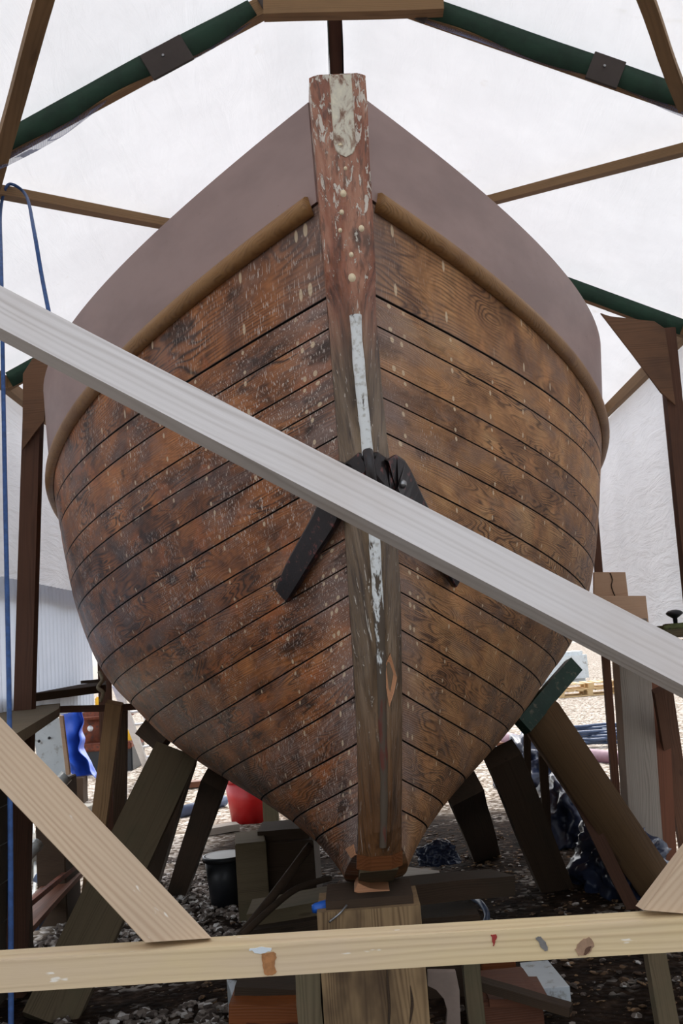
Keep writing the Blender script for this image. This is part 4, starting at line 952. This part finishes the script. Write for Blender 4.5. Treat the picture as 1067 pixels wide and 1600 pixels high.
ck = tag(plate('plank_end', [P(928, 894, 6.53), P(977, 894, 6.53), P(982, 935, 6.53), P(985, 1000, 6.53), P(928, 1000, 6.53)], (0, .03, 0), M_ply), 'cracked pinkish plank standing behind the ply board', 'board')
tube('crack', [P(953, 895, 6.527), P(957, 906, 6.527), P(955, 914, 6.527), P(957, 922, 6.527), P(961, 932, 6.527)], .004, M_dprop, ck, 6, 2)
pl = empty('hand_tool', (1.83, 5.85, ztop)); tag(pl, 'olive metal hand tool with black mushroom knob on workbench', 'tool')
kb = P(1054, 962, 5.85)
lathe('knob', [(.012, -.06), (.014, -.015), (.028, -.006), (.048, .008), (.05, .018), (.036, .03), (.012, .036)], M_blackp, kb, pl, 20)
q = P(1056, 985, 5.85); box('body', (q.x-.06, 5.79, ztop+.02), (q.x+.12, 5.91, kb.z-.045), M_tool, 0, pl, .012)
box('base', (q.x-.1, 5.76, ztop), (q.x+.16, 5.94, ztop+.025), M_tool, 0, pl, .006)
for (x, y) in ((1040, 984), (1030, 988)): tube('lever', [P(x-6, y+6, 5.78), P(x, y, 5.78), P(x+22, y-4, 5.78)], .01, M_tool, pl, 8, 2)
crumple('brown_cloth', P(1052, 1012, 5.72)+Vector((0, -.05, 0)), (.12, .1, .05), M_post, 'brown cloth bundled at front edge of workbench', 21, cat='cloth')
# yard beyond
def pallet(nm, c, lab, z=0, rz=.12):
    o = empty(nm, c); o.rotation_euler = (0, 0, 0); tag(o, lab, 'pallet', 'pallets stacked in the yard')
    for k in range(3): box('runner', (c.x-.75, c.y-.5+.42*k, c.z), (c.x+.75, c.y-.38+.42*k, c.z+.03), M_pall, 0, o, .004)
    for k in range(3):
        for j in range(3): box('spacer', (c.x-.75+.69*j, c.y-.5+.42*k, c.z+.03), (c.x-.62+.69*j, c.y-.38+.42*k, c.z+.13), M_pall, 0, o, .004)
    for k in range(7): box('slat', (c.x-.75+.225*k, c.y-.5, c.z+.13), (c.x-.6+.225*k, c.y+.48, c.z+.155), M_pall, 0, o, .004)
pc = G(915, 1086)
pallet('pallet', pc, 'lower pale wooden pallet of the stack out in the yard'); pallet('pallet', pc+Vector((.05, .02, .157)), 'upper pale wooden pallet of the stack out in the yard')
pallet('pallet', G(945, 1078)+Vector((.6, 1.5, 0)), 'single pale pallet lying behind the pallet stack')
q = G(895, 1072); st = tag(box('sheeted_stack', (q.x-1.2, q.y+1.6, 0), (q.x+.9, q.y+2.8, .95), M_white, .05, None, .12), 'pale grey sheeted stack standing beyond the pallets', 'stack')
co_ = empty('hose_coil', G(935, 1165)); tag(co_, 'slate blue hose coiled on the gravel outside at right', 'hose')
hp = []
for k in range(90):
    a = k*.45; r = .5+.11*math.sin(k*1.7)+.06*noise.noise((k*.3, 0, 0)); hp.append(G(935, 1162)+Vector((r*math.cos(a)*1.0, r*math.sin(a)*.8, .03+.0022*k+.02*noise.noise((k*.5, 3, 0)))))
tube('coil', hp, .022, M_hose, co_, 6, 3)
tag(tube('drain_pipe', [G(905, 1182)+Vector((-.2, 0, .06)), G(985, 1208)+Vector((.5, 0, .06))], .085, M_mauve, None, 12, 1, False), 'mauve plastic pipe lying behind slim dark post', 'pipe')
tag(tube('drain_pipe', [G(768, 1160)+Vector((0, 0, .1)), G(826, 1176)+Vector((0, 0, .1))], .11, M_mauve, None, 12, 1, False), 'mauve pipe glimpsed under right bilge left of upright laths', 'pipe')
tag(tube('black_hose', [G(770, 1178)+Vector((0, 0, .05)), G(800, 1180)+Vector((0, .1, .07)), G(835, 1186)+Vector((0, 0, .05))], .05, M_blackp, None, 8, 3), 'black hose lying below mauve pipe under right bilge', 'hose')
tag(beam('orange_plank', G(765, 1172)+Vector((0, .3, .05)), G(830, 1172)+Vector((0, .3, .05)), .25, .08, M_redw), 'reddish plank lying beyond mauve pipe under right bilge', 'plank')
tag(beam('yard_plank', G(268, 1235)+Vector((-.3, 0, .05)), G(345, 1226)+Vector((.3, 0, .05)), .2, .07, M_redw), 'reddish plank in the yard between left props', 'plank')
tag(tube('drain_pipe', [G(282, 1278)+Vector((0, 0, .06)), G(322, 1262)+Vector((.2, 0, .06))], .06, M_hose, None, 10, 1, False), 'blue-grey pipe lying on gravel between left props', 'pipe')
tag(beam('yard_plank', G(322, 1305)+Vector((0, 0, .04)), G(372, 1298)+Vector((0, 0, .04)), .16, .06, M_weath), 'grey plank end lying in front of red tub', 'plank')

# ------------------------------------------------------------------ loose stones and chips on the soil
def scatter(nm, n, f, smin, smax, mat, lab, flat=.6):
    bm = bmesh.new(); b0 = bmesh.new(); bmesh.ops.create_icosphere(b0, subdivisions=1, radius=1); V0 = [v.co.copy() for v in b0.verts]; F0 = [[v.index for v in q.verts] for q in b0.faces]; b0.free()
    for _ in range(n):
        x, y = f(); s = smin+(smax-smin)*random.random()**2.5; R = Matrix.Rotation(random.random()*6.3, 3, 'Z') @ Matrix.Rotation(random.uniform(-.4, .4), 3, 'X')
        sc_ = (random.uniform(.8, 1.4), random.uniform(.7, 1.1), random.uniform(.5, .9)*flat)
        vs = [bm.verts.new(R @ Vector((c.x*sc_[0], c.y*sc_[1], c.z*sc_[2]))*s*(1+.2*random.uniform(-1, 1)) + Vector((x, y, s*sc_[2]*.5))) for c in V0]
        for q in F0: bm.faces.new([vs[i] for i in q])
    return tag(link(nm, bm, mat, None, False, origin=Vector((0, 0, 0))), lab, 'stones', kind='stuff')
def stone_mat(nm, cols):
    m = Mt(nm); c = m.vo(m.obj(), 34).outputs['Color']; f = m.n('ShaderNodeSeparateColor', {0: c}).outputs[0]
    return m.fin(m.ramp(f, cols), .85, .3)
M_st = stone_mat('pebble_tones', [(.1, lin(70, 60, 53)), (.45, lin(112, 100, 90)), (.75, lin(152, 142, 132)), (.95, lin(214, 210, 204))])
M_ch = stone_mat('chip_tones', [(.1, lin(46, 34, 24)), (.5, lin(84, 62, 42)), (.9, lin(140, 110, 78))])
def left_area():
    while True:
        x, y = random.uniform(-2.0, -.2), random.uniform(4.3, 8.2)
        if noise.noise((x*1.3, y*1.1, 4)) > -.25+max(0, x+.9)*.6: return x, y
scatter('gravel', 3600, left_area, .012, .042, M_st, 'grey and white gravel stones on soil at lower left')
scatter('wood_chips', 1800, lambda: (random.uniform(-.9, 1.7), random.uniform(4.3, 8.5)), .008, .028, M_ch, 'brown wood chips strewn on soil under the boat', .35)
scatter('pebbles', 260, lambda: (random.uniform(.2, 1.9), random.uniform(4.2, 7.5)), .01, .03, M_st, 'scattered pale pebbles on dark soil under right side of boat')

# ------------------------------------------------------------------ daylight
sc = bpy.context.scene
w = bpy.data.worlds.new('world'); sc.world = w; w.use_nodes = True; nt = w.node_tree; nt.nodes.clear()
sky = nt.nodes.new('ShaderNodeTexSky'); sky.sky_type = 'NISHITA'; sky.sun_disc = False
sky.sun_elevation = math.radians(52); sky.sun_rotation = math.radians(6); sky.dust_density = 3.0; sky.air_density = 1.0
hs = nt.nodes.new('ShaderNodeHueSaturation'); hs.inputs['Saturation'].default_value = .3
bg = nt.nodes.new('ShaderNodeBackground'); bg.inputs[1].default_value = .42
wo = nt.nodes.new('ShaderNodeOutputWorld'); nt.links.new(sky.outputs[0], hs.inputs['Color']); nt.links.new(hs.outputs[0], bg.inputs[0]); nt.links.new(bg.outputs[0], wo.inputs[0])
sun = bpy.data.lights.new('sun', 'SUN'); sun.energy = 1.9; sun.angle = math.radians(2); sun.color = (1, .97, .92)
so = bpy.data.objects.new('sun', sun); C.objects.link(so)
sd = Vector((.1, .99, 0)).normalized()*math.cos(math.radians(52)) + Vector((0, 0, math.sin(math.radians(52))))
so.rotation_euler = sd.to_track_quat('Z', 'Y').to_euler()
sc.view_settings.view_transform = 'Standard'; sc.view_settings.look = 'None'; sc.view_settings.gamma = 1; sc.view_settings.use_curve_mapping = False
sc.view_settings.exposure = 0.15
sc.cycles.max_bounces = 8; sc.cycles.diffuse_bounces = 5; sc.cycles.transmission_bounces = 6; sc.cycles.use_denoising = True
sc.cycles.sample_clamp_indirect = 6
